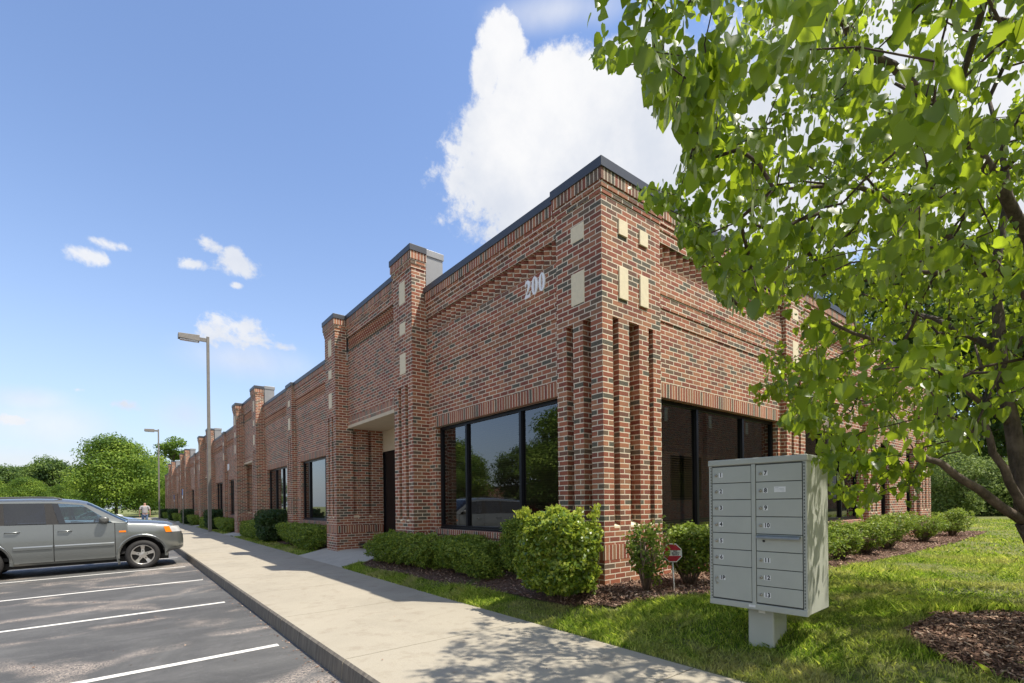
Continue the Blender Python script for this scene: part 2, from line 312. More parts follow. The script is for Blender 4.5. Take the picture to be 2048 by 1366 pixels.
# ------------------------------------------------------------------ object helpers
COL = sc.collection
def tag(o, label=None, cat=None, group=None, kind=None):
    if label: o['label'] = label
    if cat: o['category'] = cat
    if group: o['group'] = group
    if kind: o['kind'] = kind
    return o
def thing(name, label, cat, loc=(0, 0, 0), rz=0.0, group=None):
    o = bpy.data.objects.new(name, None); o.empty_display_size = 0.3; COL.objects.link(o); o.location = loc; o.rotation_euler = (0, 0, rz)
    return tag(o, label, cat, group)
def link(name, me, mats, parent=None, loc=None):
    o = bpy.data.objects.new(name, me); COL.objects.link(o)
    for m in (mats if isinstance(mats, (list, tuple)) else [mats]): me.materials.append(m)
    if parent is not None: o.parent = parent
    if loc is not None: o.location = loc
    return o
def fast(name, V, Fc, mats, parent=None, rndv=None, smooth=False, mi=None):
    V = np.asarray(V, dtype=np.float32); Fc = np.asarray(Fc, dtype=np.int32); k = Fc.shape[1]
    me = bpy.data.meshes.new(name); me.vertices.add(len(V)); me.vertices.foreach_set('co', V.ravel())
    me.loops.add(Fc.size); me.loops.foreach_set('vertex_index', Fc.ravel())
    me.polygons.add(len(Fc)); me.polygons.foreach_set('loop_start', np.arange(len(Fc), dtype=np.int32)*k)
    me.polygons.foreach_set('loop_total', np.full(len(Fc), k, dtype=np.int32))
    if smooth: me.polygons.foreach_set('use_smooth', np.ones(len(Fc), dtype=bool))
    if mi is not None: me.polygons.foreach_set('material_index', np.asarray(mi, dtype=np.int32))
    me.update(calc_edges=True)
    if rndv is not None:
        a = me.attributes.new('rnd', 'FLOAT', 'FACE'); a.data.foreach_set('value', np.asarray(rndv, dtype=np.float32))
    return link(name, me, mats, parent)
def copy_tree(o, parent=None):
    c = o.copy(); COL.objects.link(c)
    if parent is not None: c.parent = parent
    for ch in list(o.children): copy_tree(ch, c)
    return c
class MB:
    """collects boxes, prisms, tubes; ax='L': (u,d,z) -> x=-d,y=u ; ax='R': x=u,y=-d ; else plain"""
    def __init__(s, ax=None): s.bm = bmesh.new(); s.ax = ax; s.mi = 0
    def P(s, p):
        if s.ax == 'L': return (-p[1], p[0], p[2])
        if s.ax == 'R': return (p[0], -p[1], p[2])
        return tuple(p)
    def face(s, pts):
        f = s.bm.faces.new([s.bm.verts.new(s.P(p)) for p in pts]); f.material_index = s.mi; return f
    def hull(s, pts, faces):
        vs = [s.bm.verts.new(s.P(p)) for p in pts]
        for f in faces:
            fc = s.bm.faces.new([vs[i] for i in f]); fc.material_index = s.mi
        return vs
    def box(s, u0, u1, d0, d1, z0, z1):
        pts = [(u, d, z) for z in (z0, z1) for u, d in ((u0, d0), (u1, d0), (u1, d1), (u0, d1))]
        s.hull(pts, [(0, 1, 2, 3), (7, 6, 5, 4), (0, 4, 5, 1), (1, 5, 6, 2), (2, 6, 7, 3), (3, 7, 4, 0)]); return s
    def prism(s, poly, z0, z1):
        n = len(poly); pts = [(p[0], p[1], z0) for p in poly]+[(p[0], p[1], z1) for p in poly]
        s.hull(pts, [tuple(range(n)), tuple(range(2*n-1, n-1, -1))]+[(i, i+n, (i+1) % n+n, (i+1) % n) for i in range(n)]); return s
    def extr(s, poly, f0, f1):
        n = len(poly); pts = [f0(p) for p in poly]+[f1(p) for p in poly]
        s.hull(pts, [tuple(range(n)), tuple(range(2*n-1, n-1, -1))]+[(i, i+n, (i+1) % n+n, (i+1) % n) for i in range(n)]); return s
    def tube(s, pts, rad, seg=8, cap=True):
        pts = [Vector(p) for p in pts]; rings = []
        if isinstance(rad, (int, float)): rad = [rad]*len(pts)
        up = Vector((0.13, 0.31, 0.94))
        for i, p in enumerate(pts):
            t = (pts[min(i+1, len(pts)-1)]-pts[max(i-1, 0)]).normalized()
            a = t.cross(up if abs(t.dot(up)) < 0.95 else Vector((1, 0, 0))).normalized(); b = t.cross(a)
            rings.append([s.bm.verts.new(s.P(p+a*(rad[i]*math.cos(2*math.pi*k/seg))+b*(rad[i]*math.sin(2*math.pi*k/seg)))) for k in range(seg)])
        for r0, r1 in zip(rings, rings[1:]):
            for k in range(seg):
                f = s.bm.faces.new((r0[k], r0[(k+1) % seg], r1[(k+1) % seg], r1[k])); f.material_index = s.mi; f.smooth = True
        if cap:
            for r in (rings[0], rings[-1]):
                f = s.bm.faces.new(r); f.material_index = s.mi
        return s
    def lathe(s, prof, c, axis='y', seg=28):
        # prof: (radius, along)
        rings = []
        for r, a in prof:
            ring = []
            for k in range(seg):
                t = 2*math.pi*k/seg
                if axis == 'y': q = (c[0]+r*math.cos(t), c[1]+a, c[2]+r*math.sin(t))
                elif axis == 'x': q = (c[0]+a, c[1]+r*math.cos(t), c[2]+r*math.sin(t))
                else: q = (c[0]+r*math.cos(t), c[1]+r*math.sin(t), c[2]+a)
                ring.append(s.bm.verts.new(s.P(q)))
            rings.append(ring)
        for r0, r1 in zip(rings, rings[1:]):
            for k in range(seg):
                f = s.bm.faces.new((r0[k], r0[(k+1) % seg], r1[(k+1) % seg], r1[k])); f.material_index = s.mi; f.smooth = True
        return s
    def build(s, name, mat, parent=None, bevel=0.0, smooth=False, recalc=True, loc=None):
        if recalc: bmesh.ops.recalc_face_normals(s.bm, faces=s.bm.faces[:])
        me = bpy.data.meshes.new(name); s.bm.to_mesh(me); s.bm.free()
        if smooth:
            for p in me.polygons: p.use_smooth = True
        o = link(name, me, mat, parent, loc)
        if bevel:
            b = o.modifiers.new('bevel', 'BEVEL'); b.width = bevel; b.segments = 2; b.limit_method = 'ANGLE'; b.angle_limit = R(40)
        return o
def text_mesh(body, size, extr=0.001, off=0.0, align='CENTER'):
    cu = bpy.data.curves.new('txt', 'FONT'); cu.body = body; cu.size = size; cu.extrude = extr; cu.offset = off; cu.align_x = align; cu.align_y = 'CENTER'; cu.resolution_u = 3
    o = bpy.data.objects.new('txt', cu); COL.objects.link(o); dg = bpy.context.evaluated_depsgraph_get()
    me = bpy.data.meshes.new_from_object(o.evaluated_get(dg)); bpy.data.objects.remove(o); bpy.data.curves.remove(cu); return me
def text_into(mb, body, size, org, ex, ey, mi=0, off=0.0, extr=0.0006, sx=1.0, align='CENTER'):
    me = text_mesh(body, size, extr, off, align); ex = Vector(ex); ey = Vector(ey); ez = ex.cross(ey)
    vs = [mb.bm.verts.new(mb.P(Vector(org)+ex*v.co.x*sx+ey*v.co.y+ez*v.co.z)) for v in me.vertices]
    for p in me.polygons:
        try:
            f = mb.bm.faces.new([vs[i] for i in p.vertices]); f.material_index = mi
        except ValueError: pass
    bpy.data.meshes.remove(me)

# ------------------------------------------------------------------ terrain
def interp(v, xs, ys): return float(np.interp(v, xs, ys))
def inner(y): return np.interp(y, [-60, -8, 2, 10, 26, 90], [-1.16, -1.16, -1.1, -0.93, -0.72, -0.72])
def G(x, y):
    x = np.asarray(x, float); y = np.asarray(y, float)
    T = np.interp(y, [1.5, 5, 10, 14, 30], [0, -0.09, -0.12, -0.17, -0.2])
    t = np.clip((x-inner(y))/0.95, 0, 1); t = t*t*(3-2*t)*0.35+t*0.65
    z = -0.29+(T+0.29)*t
    z = np.where(x < inner(y)-0.03, -0.80, z)
    z = np.where(x < -50, -0.62, z)
    z = np.where((y > 82) & (x < -1), np.maximum(z, -0.62), z)
    far = np.clip((x-17)/25, 0, 1)
    return z+far*0.35
def g1(x, y): return float(G(x, y))
def build_ground():
    xs = np.unique(np.concatenate([np.array([-600, -300, -150, -90, -60, -50.2, -50, -30, -10, -3.4, -2]), np.arange(-1.35, 2.0, 0.05), np.arange(2, 20, 0.5), np.array([20, 24, 28, 32, 36, 42, 60, 100, 200, 600])]))
    ys = np.unique(np.concatenate([np.array([-600, -200, -100, -60, -30, -15]), np.arange(-9, 30, 0.3), np.arange(30, 81, 2.0), np.array([82, 82.4, 90, 120, 200, 400, 900])]))
    X, Y = np.meshgrid(xs, ys); Z = G(X, Y)
    Z = Z+(np.sin(X*2.1+Y*1.3)*0.006+np.sin(X*0.7-Y*1.9)*0.008)*(X > -0.9)
    V = np.stack([X, Y, Z], -1).reshape(-1, 3); nx = len(xs); i, j = np.meshgrid(np.arange(nx-1), np.arange(len(ys)-1)); a = (j*nx+i).ravel()
    o = fast('ground', V, np.stack([a, a+1, a+nx+1, a+nx], 1), GROUND, smooth=True); tag(o, kind='structure')
build_ground()
def roadz(x): return -0.475-0.022*min(max(-3.25-x, 0), 7.0)
def build_road():
    mb = MB()
    xs = [-3.2, -3.25, -10.25, -49.5]; ys = [-60, -20, 0, 20, 40, 60, 82]
    for a, b in zip(xs, xs[1:]):
        for c, e in zip(ys, ys[1:]): mb.face([(b, c, roadz(b)), (a, c, roadz(a)), (a, e, roadz(a)), (b, e, roadz(b))])
    tag(mb.build('parking_lot', ASPH, recalc=False), kind='structure')
    # leaves and grit in the gutter
    n = 420; x = -3.3-np.abs(nr.normal(0, 0.05, n)); y = nr.uniform(-4.5, 16, n); s = nr.uniform(0.006, 0.022, n); a = nr.uniform(0, 6.28, n)
    c = np.stack([x, y, np.array([roadz(v) for v in x])+0.006], 1); e1 = np.stack([np.cos(a)*s, np.sin(a)*s, nr.uniform(-.3, .3, n)*s], 1); e2 = np.stack([-np.sin(a)*s*.5, np.cos(a)*s*.5, 0*s], 1)
    V = np.stack([c-e1, c+e2, c+e1, c-e2], 1).reshape(-1, 3)
    tag(fast('gutter_debris', V, np.arange(4*n).reshape(-1, 4), CHIP, rndv=nr.random(n)), 'dry leaf bits and grit lying in the gutter beside the kerb', 'debris', kind='stuff')
build_road()
def stripes():
    ys = [1.77, 5.02, 8.18, 11.25, 14.15, 17.15, 20.1, 23.0, 25.9]+[28.8+2.9*k for k in range(14)]
    for i, y in enumerate([-1.3, -4.4]+ys):
        mb = MB(); x1 = -3.42-(0.05 if i % 2 else 0); pts = [x1, -5.0, -6.5, -8.2, -9.4]
        w = 0.052
        for a, b in zip(pts, pts[1:]):
            mb.face([(b, y-w, roadz(b)+0.004), (a, y-w, roadz(a)+0.004), (a, y+w, roadz(a)+0.004), (b, y+w, roadz(b)+0.004)])
        tag(mb.build('parking_stripe', STRIPE, recalc=False), kind='structure')
stripes()
def sidewalk():
    mb = MB(); js = [-12.6, -10.47, -8.34, -6.21, -4.07, -1.93, 0.2, 2.35, 4.5, 6.5]
    while js[-1] < 80: js.append(js[-1]+2.13)
    for a, b in zip(js, js[1:]):
        a2, b2 = a+0.006, b-0.006; xi0, xi1 = float(inner(a2)), float(inner(b2)); xo = -3.25
        zt = -0.300; zi = -0.286
        prof = lambda y, xi: [(xo-0.035, y, -0.62), (xo, y, zt-0.022), (xo+0.022, y, zt), (xi-0.01, y, zi), (xi, y, zi-0.012), (xi, y, -0.62)]
        p0 = prof(a2, xi0); p1 = prof(b2, xi1); n = 6
        mb.hull(p0+p1, [tuple(range(n)), tuple(range(2*n-1, n-1, -1))]+[(i, i+n, (i+1) % n+n, (i+1) % n) for i in range(n)])
    tag(mb.build('sidewalk', WALK), kind='structure')
    for k in range(5):
        mb = MB(); y0 = 6.5+14.18*k; y1 = y0+3.6; xi = float(inner(y0))
        for c, e in ((y0, (y0+y1)/2-0.004), ((y0+y1)/2+0.004, y1)):
            xs = [xi+0.006, xi+.15, xi+.3, xi+.45, xi+.6, xi+.75, xi+.95, 1.04]
            for a, b in zip(xs, xs[1:]):
                za, zc = (max(-0.286, max(g1(a, c), g1(a, e))+0.016) if a > xs[0] else -0.284), max(g1(b, c), g1(b, e))+0.016
                mb.hull([(a, c, -0.6), (b, c, -0.6), (b, e, -0.6), (a, e, -0.6), (a, c, za), (b, c, zc), (b, e, zc), (a, e, za)], [(0, 1, 2, 3), (7, 6, 5, 4), (0, 4, 5, 1), (1, 5, 6, 2), (2, 6, 7, 3), (3, 7, 4, 0)])
        tag(mb.build('entry_path', WALK2), kind='structure')
sidewalk()
# mulch beds: follow the building; lower edge curve bed(y) on the west, bedS(x) on the south
def in_bed(x, y):
    w = (y > -0.6) & (x > np.interp(y, [-0.6, 0, 1.7, 3.5, 6.2, 6.5], [-0.5, -0.66, -0.72, -0.72, -0.76, -0.4])) & (x < 0.1) & (y < 6.5)
    s = (x > -0.52) & (y > np.interp(x, [-0.55, -0.2, 0.3, 2, 4.6, 8, 14, 19], [-0.55, -0.92, -1.16, -1.25, -1.3, -1.4, -1.3, -1.0])) & (y < 0.2) & (x < 17)
    w2 = (x > -0.42) & (x < 0.1) & (y > 10.1)
    ring = (((x-.62)/1.17)**2+((y+3.95)/.98)**2) < (1+0.10*np.sin(5*np.arctan2(y+3.55, x-1.05)))
    return w | s | w2 | ring
def mulch():
    n = 34000
    X = np.concatenate([nr.uniform(-0.9, 17, 26000), nr.uniform(-0.9, 4, 24000), nr.uniform(-0.9, 0.1, 9000), nr.uniform(-0.7, 2.0, 30000)])
    Y = np.concatenate([nr.uniform(-1.6, 0.2, 26000), nr.uniform(-1.6, 0.2, 24000), nr.uniform(-0.7, 6.5, 9000), nr.uniform(-5.2, -2.7, 30000)])
    k = in_bed(X, Y); X = X[k]; Y = Y[k]; n = len(X)
    s = nr.uniform(0.004, 0.020, n)*nr.choice([1, 1, 1.35], n); a = nr.uniform(0, 6.28, n); t = nr.normal(0, 0.35, n)
    c = np.stack([X, Y, G(X, Y)+0.022+nr.uniform(0, 0.018, n)], 1)
    e1 = np.stack([np.cos(a)*s, np.sin(a)*s, t*s], 1); e2 = np.stack([-np.sin(a)*s*.38, np.cos(a)*s*.38, nr.normal(0, .4, n)*s*.4], 1)
    V = np.stack([c-e1-e2, c+e1-e2*.6, c+e1*.9+e2, c-e1*.8+e2], 1).reshape(-1, 3)
    o = fast('wood_chips', V, np.arange(4*n).reshape(-1, 4), CHIP, rndv=nr.random(n)); tag(o, 'loose brown wood chips covering the planting beds and tree ring', 'mulch', kind='stuff')
    # bed surface
    xs = np.arange(-0.95, 17.2, 0.07); ys = np.arange(-5.3, 6.6, 0.07); Xg, Yg = np.meshgrid(xs, ys); Z = G(Xg, Yg)+0.018+0.01*np.sin(Xg*9)*np.sin(Yg*8)
    nx = len(xs); i, j = np.meshgrid(np.arange(nx-1), np.arange(len(ys)-1)); a = (j*nx+i).ravel(); cx = (Xg[:-1, :-1]+0.035).ravel(); cy = (Yg[:-1, :-1]+0.035).ravel()
    k = in_bed(cx, cy); a = a[k]; o = fast('mulch_bed', np.stack([Xg, Yg, Z], -1).reshape(-1, 3), np.stack([a, a+1, a+nx+1, a+nx], 1), MULCH, smooth=True); tag(o, kind='structure')
    mb = MB()
    for k in range(5):
        y0 = 10.12+14.18*k; y1 = 20.6+14.18*k
        for q in range(20):
            a0 = y0+(y1-y0)*q/20; a1 = y0+(y1-y0)*(q+1)/20
            mb.face([(-0.42, a0, g1(-0.42, a0)+0.015), (0.03, a0, g1(0.03, a0)+0.015), (0.03, a1, g1(0.03, a1)+0.015), (-0.42, a1, g1(-0.42, a1)+0.015)])
    tag(mb.build('mulch_bed', MULCH, recalc=False), kind='structure')
mulch()
def grass():
    def patch(n, x0, x1, y0, y1): return nr.uniform(x0, x1, n), nr.uniform(y0, y1, n)
    sets = [patch(100000, -1.12, 2.2, -4.6, -0.7), patch(60000, 2.2, 8, -6.5, -1.2), patch(50000, 8, 26, -9, 1.5), patch(30000, -1.12, -0.6, -0.8, 6.6), patch(9000, -1.0, -0.4, 10.1, 21), patch(7000, -0.9, -0.4, 24, 36), patch(14000, -1.12, 3, -7, -4.6)]
    X = np.concatenate([s[0] for s in sets]); Y = np.concatenate([s[1] for s in sets])
    far = np.concatenate([np.full(len(s[0]), f) for s, f in zip(sets, (1, 1.5, 2.6, 1.1, 1.6, 2.4, 1))])
    k = (~in_bed(X, Y)) & (X > inner(Y)+nr.normal(-0.012, 0.012, len(X))) & ~((X > -0.02) & (Y > -0.02) & (X < 16))
    clump = np.sin(X*3.1+1)*np.sin(Y*2.7)+np.sin(X*1.3-Y*1.9)
    bare = np.sin(X*1.9+2.2)*np.cos(Y*2.3+0.5)+0.6*np.sin(X*5.1+Y*4.3)
    k &= ~((bare > 0.95) & (nr.random(len(X)) < 0.6))
    X = X[k]; Y = Y[k]; far = far[k]; clump = clump[k]; n = len(X)
    h = nr.uniform(0.022, 0.066, n)*(1+0.30*clump)*np.where(nr.random(n) < 0.02, 1.8, 1); w = nr.uniform(0.0022, 0.0052, n)*far; a = nr.uniform(0, 6.28, n); ln = nr.normal(0, 0.45, (n, 2))*h[:, None]
    ring = np.abs(np.hypot((X-.62)/1.17, (Y+3.95)/.98)-1.06) < 0.12; h = np.where(ring, h*1.35, h)
    b = np.stack([X, Y, G(X, Y)-0.004], 1); e = np.stack([np.cos(a)*w, np.sin(a)*w, 0*w], 1)
    m = b+np.stack([ln[:, 0]*.35, ln[:, 1]*.35, h*.6], 1); tip = b+np.stack([ln[:, 0]*1.3, ln[:, 1]*1.3, h], 1)
    V = np.stack([b-e, b+e, m+e*.8, tip, m-e*.8], 1).reshape(-1, 3)
    o = fast('grass', V, np.arange(5*n).reshape(-1, 5), GRASS, rndv=np.clip(nr.normal(0.45, 0.33, n)+0.12*clump, 0, 1)); tag(o, 'short mown grass on the lawn and the strips beside the sidewalk', 'grass', kind='stuff')
grass()

# ------------------------------------------------------------------ the brick office building
BLD = thing('brick_building', 'long single-storey red brick office building with stepped piers and the number 200', 'building', (0, 0, 0))
WD = -0.025; ZB = -0.65; PT = 5.36
def slab(name, ax, boxes, mat, parent=BLD, bevel=0.0):
    mb = MB(ax)
    for b in boxes: mb.box(*b)
    return mb.build(name, mat, parent, bevel)
def teeth(ax, u0, u1, z0, z1, back, front, pitch=0.165, rows=None):
    """dog-tooth brickwork: angled bricks standing in a recess"""
    mb = MB(ax); h = 0.0677; n = int((u1-u0)/pitch); pitch = (u1-u0)/n
    zz = z0; r = 0
    while zz < z1-0.01:
        zt = min(zz+h*(rows or 99), z1)
        for k in range(n):
            o = (pitch/2 if (rows and r % 2) else 0); a = u0+k*pitch+o; b = a+pitch
            if b > u1+0.001: continue
            m = a+pitch*0.62
            mb.prism([(a, back), (m, front), (b, back)], zz+(0.001 if rows else 0), zt)
        zz = zt; r += 1
    return mb.build('dog_tooth_course', BR, BLD)
def window(ax, u0, u1, z0, z1, mulls, d=WD-0.035, blind=True):
    w = 0.055; da, db = d-0.17, d-0.10
    mb = MB(ax)
    mb.box(u0, u1, da, db, z0, z0+w+0.02); mb.box(u0, u1, da, db, z1-w, z1); mb.box(u0, u0+w, da, db, z0+w+0.02, z1-w); mb.box(u1-w, u1, da, db, z0+w+0.02, z1-w)
    mb.box(u0+0.012, u1-0.012, db-0.001, db+0.02, z0+0.001, z0+0.035)
    for m in mulls: mb.box(m-w/2, m+w/2, da+0.002, db+0.012, z0+w+0.02, z1-w)
    fr = mb.build('window', FRAME, BLD)
    e = [u0+w]+[q for m in mulls for q in (m-w/2, m+w/2)]+[u1-w]
    for a, b in zip(e[::2], e[1::2]):
        mb = MB(ax); mb.face([(a, (da+db)/2, z0+w+0.02), (b, (da+db)/2, z0+w+0.02), (b, (da+db)/2, z1-w), (a, (da+db)/2, z1-w)]); mb.build('pane', GLASS, fr, recalc=False)
    if blind:
        mb = MB(ax); z = z0+0.05; dd = da-0.12
        while z < z1-0.04:
            mb.face([(u0+0.04, dd, z), (u1-0.04, dd, z), (u1-0.04, dd-0.03, z+0.036), (u0+0.04, dd-0.03, z+0.036)]); z += 0.037
        mb.build('window_blind', BLIND, fr, recalc=False)
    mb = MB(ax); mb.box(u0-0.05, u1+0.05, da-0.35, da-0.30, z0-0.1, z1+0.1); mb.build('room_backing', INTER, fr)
    return fr
def bay(ax, u0, u1, wins, top=PT, teeth_band=True, sills=True, zsill=0.60, zhead=2.575):
    w = WD; T = -0.30
    bx = []
    # upper wall: each line steps in by 10 mm going down
    lv = [(zhead+0.2, 3.66, w-0.036), (3.66, 3.84, w-0.024), (3.84, 4.03, w-0.012), (4.03, 4.42, w)]
    for a, b, d in lv: bx.append((u0, u1, T, d, a, b))
    if teeth_band:
        bx.append((u0, u1, T, w-0.115, 4.42, 4.76)); bx.append((u0, u1, T, w, 4.76, 4.93))
    else: bx.append((u0, u1, T, w, 4.42, 4.93))
    bx.append((u0, u1, T, w+0.012, 4.93, 5.01)); bx.append((u0, u1, T, w+0.026, 5.01, 5.09))
    # lower wall with openings
    dl = w-0.036; e = u0
    for a, b, _ in wins:
        if a > e+0.001: bx.append((e, a, T, dl, ZB, zhead+0.2))
        bx.append((a, b, T, dl, ZB, 0.34)); bx.append((a, b, T, dl, 0.48, 0.50)); bx.append((a, b, T, dl-0.06, 0.34, 0.48)); bx.append((a, b, T, dl-0.10, 0.50, 0.56))
        e = b
    if e < u1-0.001: bx.append((e, u1, T, dl, ZB, zhead+0.2))
    slab('wall', ax, bx, BR)
    if teeth_band: teeth(ax, u0+0.01, u1-0.01, 4.42, 4.76, w-0.12, w-0.008)
    slab('soldier_course', ax, [(u0, u1, T, w+0.040, 5.09, 5.24)], BS)
    slab('coping', ax, [(u0, u1, T-0.12, w+0.058, 5.24, top)], COPING, bevel=0.004)
    for a, b, m in wins:
        window(ax, a, b, zsill, zhead, m)
        slab('lintel', ax, [(a, b, T, dl+0.004, zhead, zhead+0.2)], BS)
        slab('window_sill', ax, [(a, b, dl-0.12, dl+0.045, 0.50, zsill)], BS, bevel=0.004)
        slab('soldier_course', ax, [(a, b, dl-0.08, dl+0.012, 0.34, 0.48)], BS)
def stones(ax, u, w, zz, d, pr=0.006):
    for a, b in zz: slab('stone_block', ax, [(u-w/2, u+w/2, d-0.05, d+pr, a, b)], STONE, bevel=0.004)
def pier(ax, u0, u1, proj, top, slots, zs=(0.77, 3.45), stone=(), back=-0.018, cap=True, side_cap=True):
    sd_ = 0.13; bx = []
    body_top = top-0.12-0.15-0.16 if cap else top-0.12
    bl = back-.125; bx.append((u0, u1, bl, proj, ZB, 0.34)); bx.append((u0+0.02, u1-0.02, bl, proj-0.02, 0.34, 0.53)); bx.append((u0, u1, bl, proj, 0.53, zs[0]-0.03))
    bx.append((u0, u1, bl, proj-sd_, zs[0]-0.03, zs[1])); e = u0
    for a, b in slots: bx.append((e, a, proj-sd_-0.001, proj, zs[0]-0.03, zs[1])); e = b
    bx.append((e, u1, proj-sd_-0.001, proj, zs[0]-0.03, zs[1]))
    bx.append((u0, u1, bl, proj, zs[1], 4.97)); bx.append((u0, u1, back, proj, 4.97, body_top))
    if cap:
        for i, (g, h0, h1) in enumerate(((0.014, 0, 0.08), (0.030, 0.08, 0.16))): bx.append((u0-g, u1+g, back, proj+g, body_top+h0, body_top+h1))
    p = slab('pier', ax, bx, BR)
    if cap:
        g = 0.046
        slab('soldier_course', ax, [(u0-g, u1+g, back, proj+g, top-0.27, top-0.12)], BS, p); g = 0.062
        slab('pier_cap', ax, [(u0-g, u1+g, back, proj+g, top-0.12, top)], COPING, p, 0.004)
    slab('soldier_course', ax, [(u0-0.002, u1+0.002, back, proj+0.002, 0.34, 0.53)], BS, p)
    for a, b in slots:
        mb = MB(ax); mb.extr([(proj-sd_, zs[0]-0.03), (proj-0.002, zs[0]-0.03), (proj-0.002, zs[0]-0.005), (proj-sd_, zs[0]+0.035)], lambda q: (a, q[0], q[1]), lambda q: (b, q[0], q[1])); mb.build('slot_ledge', STONE, p)
    uc = (u0+u1)/2
    for a, b in stone:
        slab('stone_block', ax, [(uc-0.125, uc+0.125, proj-0.05, proj+0.006, a, b)], STONE, p, 0.004)
    return p
TALL = ((5.11, 5.55), (4.50, 4.73), (3.70, 4.11)); THIN = ((4.57, 4.78), (3.74, 4.16))
# --- corner pier (both faces)
def corner_pier():
    L = [(0, .196), (.337, .520), (.643, .83)]; Rr = [(0, .195), (.314, .526), (.737, .946), (1.047, 1.22)]
    z0, z1 = .74, 3.46; mb = MB()
    mb.box(0, 1.22, 0, .83, ZB, .34); mb.box(.01, 1.21, .01, .82, .34, .53); mb.box(0, 1.22, 0, .83, .53, z0); mb.box(.15, 1.12, .15, .83, z0, z1)
    mb.box(0, .195, 0, .196, z0, z1)
    for a, b in L[1:]: mb.box(0, .151, a, b, z0, z1)
    for a, b in Rr[1:]: mb.box(a, b, 0, .151, z0, z1)
    mb.box(1.12, 1.22, .15, .83, z0, z1)
    mb.box(0, 1.22, 0, .83, z1, 4.98); mb.box(-.012, 1.232, -.012, .842, 4.98, 5.05); mb.box(-.026, 1.246, -.026, .856, 5.05, 5.125)
    p = mb.build('corner_pier', BR, BLD)
    mb = MB(); mb.box(-.04, 1.26, -.04, .87, 5.125, 5.27); mb.build('soldier_course', BS, p)
    mb = MB(); mb.box(-.002, 1.222, -.002, .832, .34, .53); mb.build('soldier_course', BS, p)
    mb = MB(); mb.box(-.057, 1.277, -.057, .887, 5.27, 5.395); mb.build('pier_cap', COPING, p, 0.004)
    for a, b in ((.196, .337), (.520, .643)):
        mb = MB('L'); mb.extr([(-.15, z0), (-.002, z0), (-.002, z0+.025), (-.15, z0+.085)], lambda q: (a, q[0], q[1]), lambda q: (b, q[0], q[1])); mb.build('slot_ledge', STONE, p)
    for a, b in ((.195, .314), (.526, .737), (.946, 1.047)):
        mb = MB('R'); mb.extr([(-.15, z0), (-.002, z0), (-.002, z0+.025), (-.15, z0+.085)], lambda q: (a, q[0], q[1]), lambda q: (b, q[0], q[1])); mb.build('slot_ledge', STONE, p)
    for a, b in ((4.535, 4.75), (3.70, 4.125)): slab('stone_block', 'L', [(.300, .540, -.05, .004, a, b)], STONE, p, 0.004)
    for u in (.407, .840):
        for a, b in ((4.55, 4.75), (3.72, 4.134)): slab('stone_block', 'R', [(u-.088, u+.088, -.05, .022, a, b)], STONE, p, 0.003)
corner_pier()
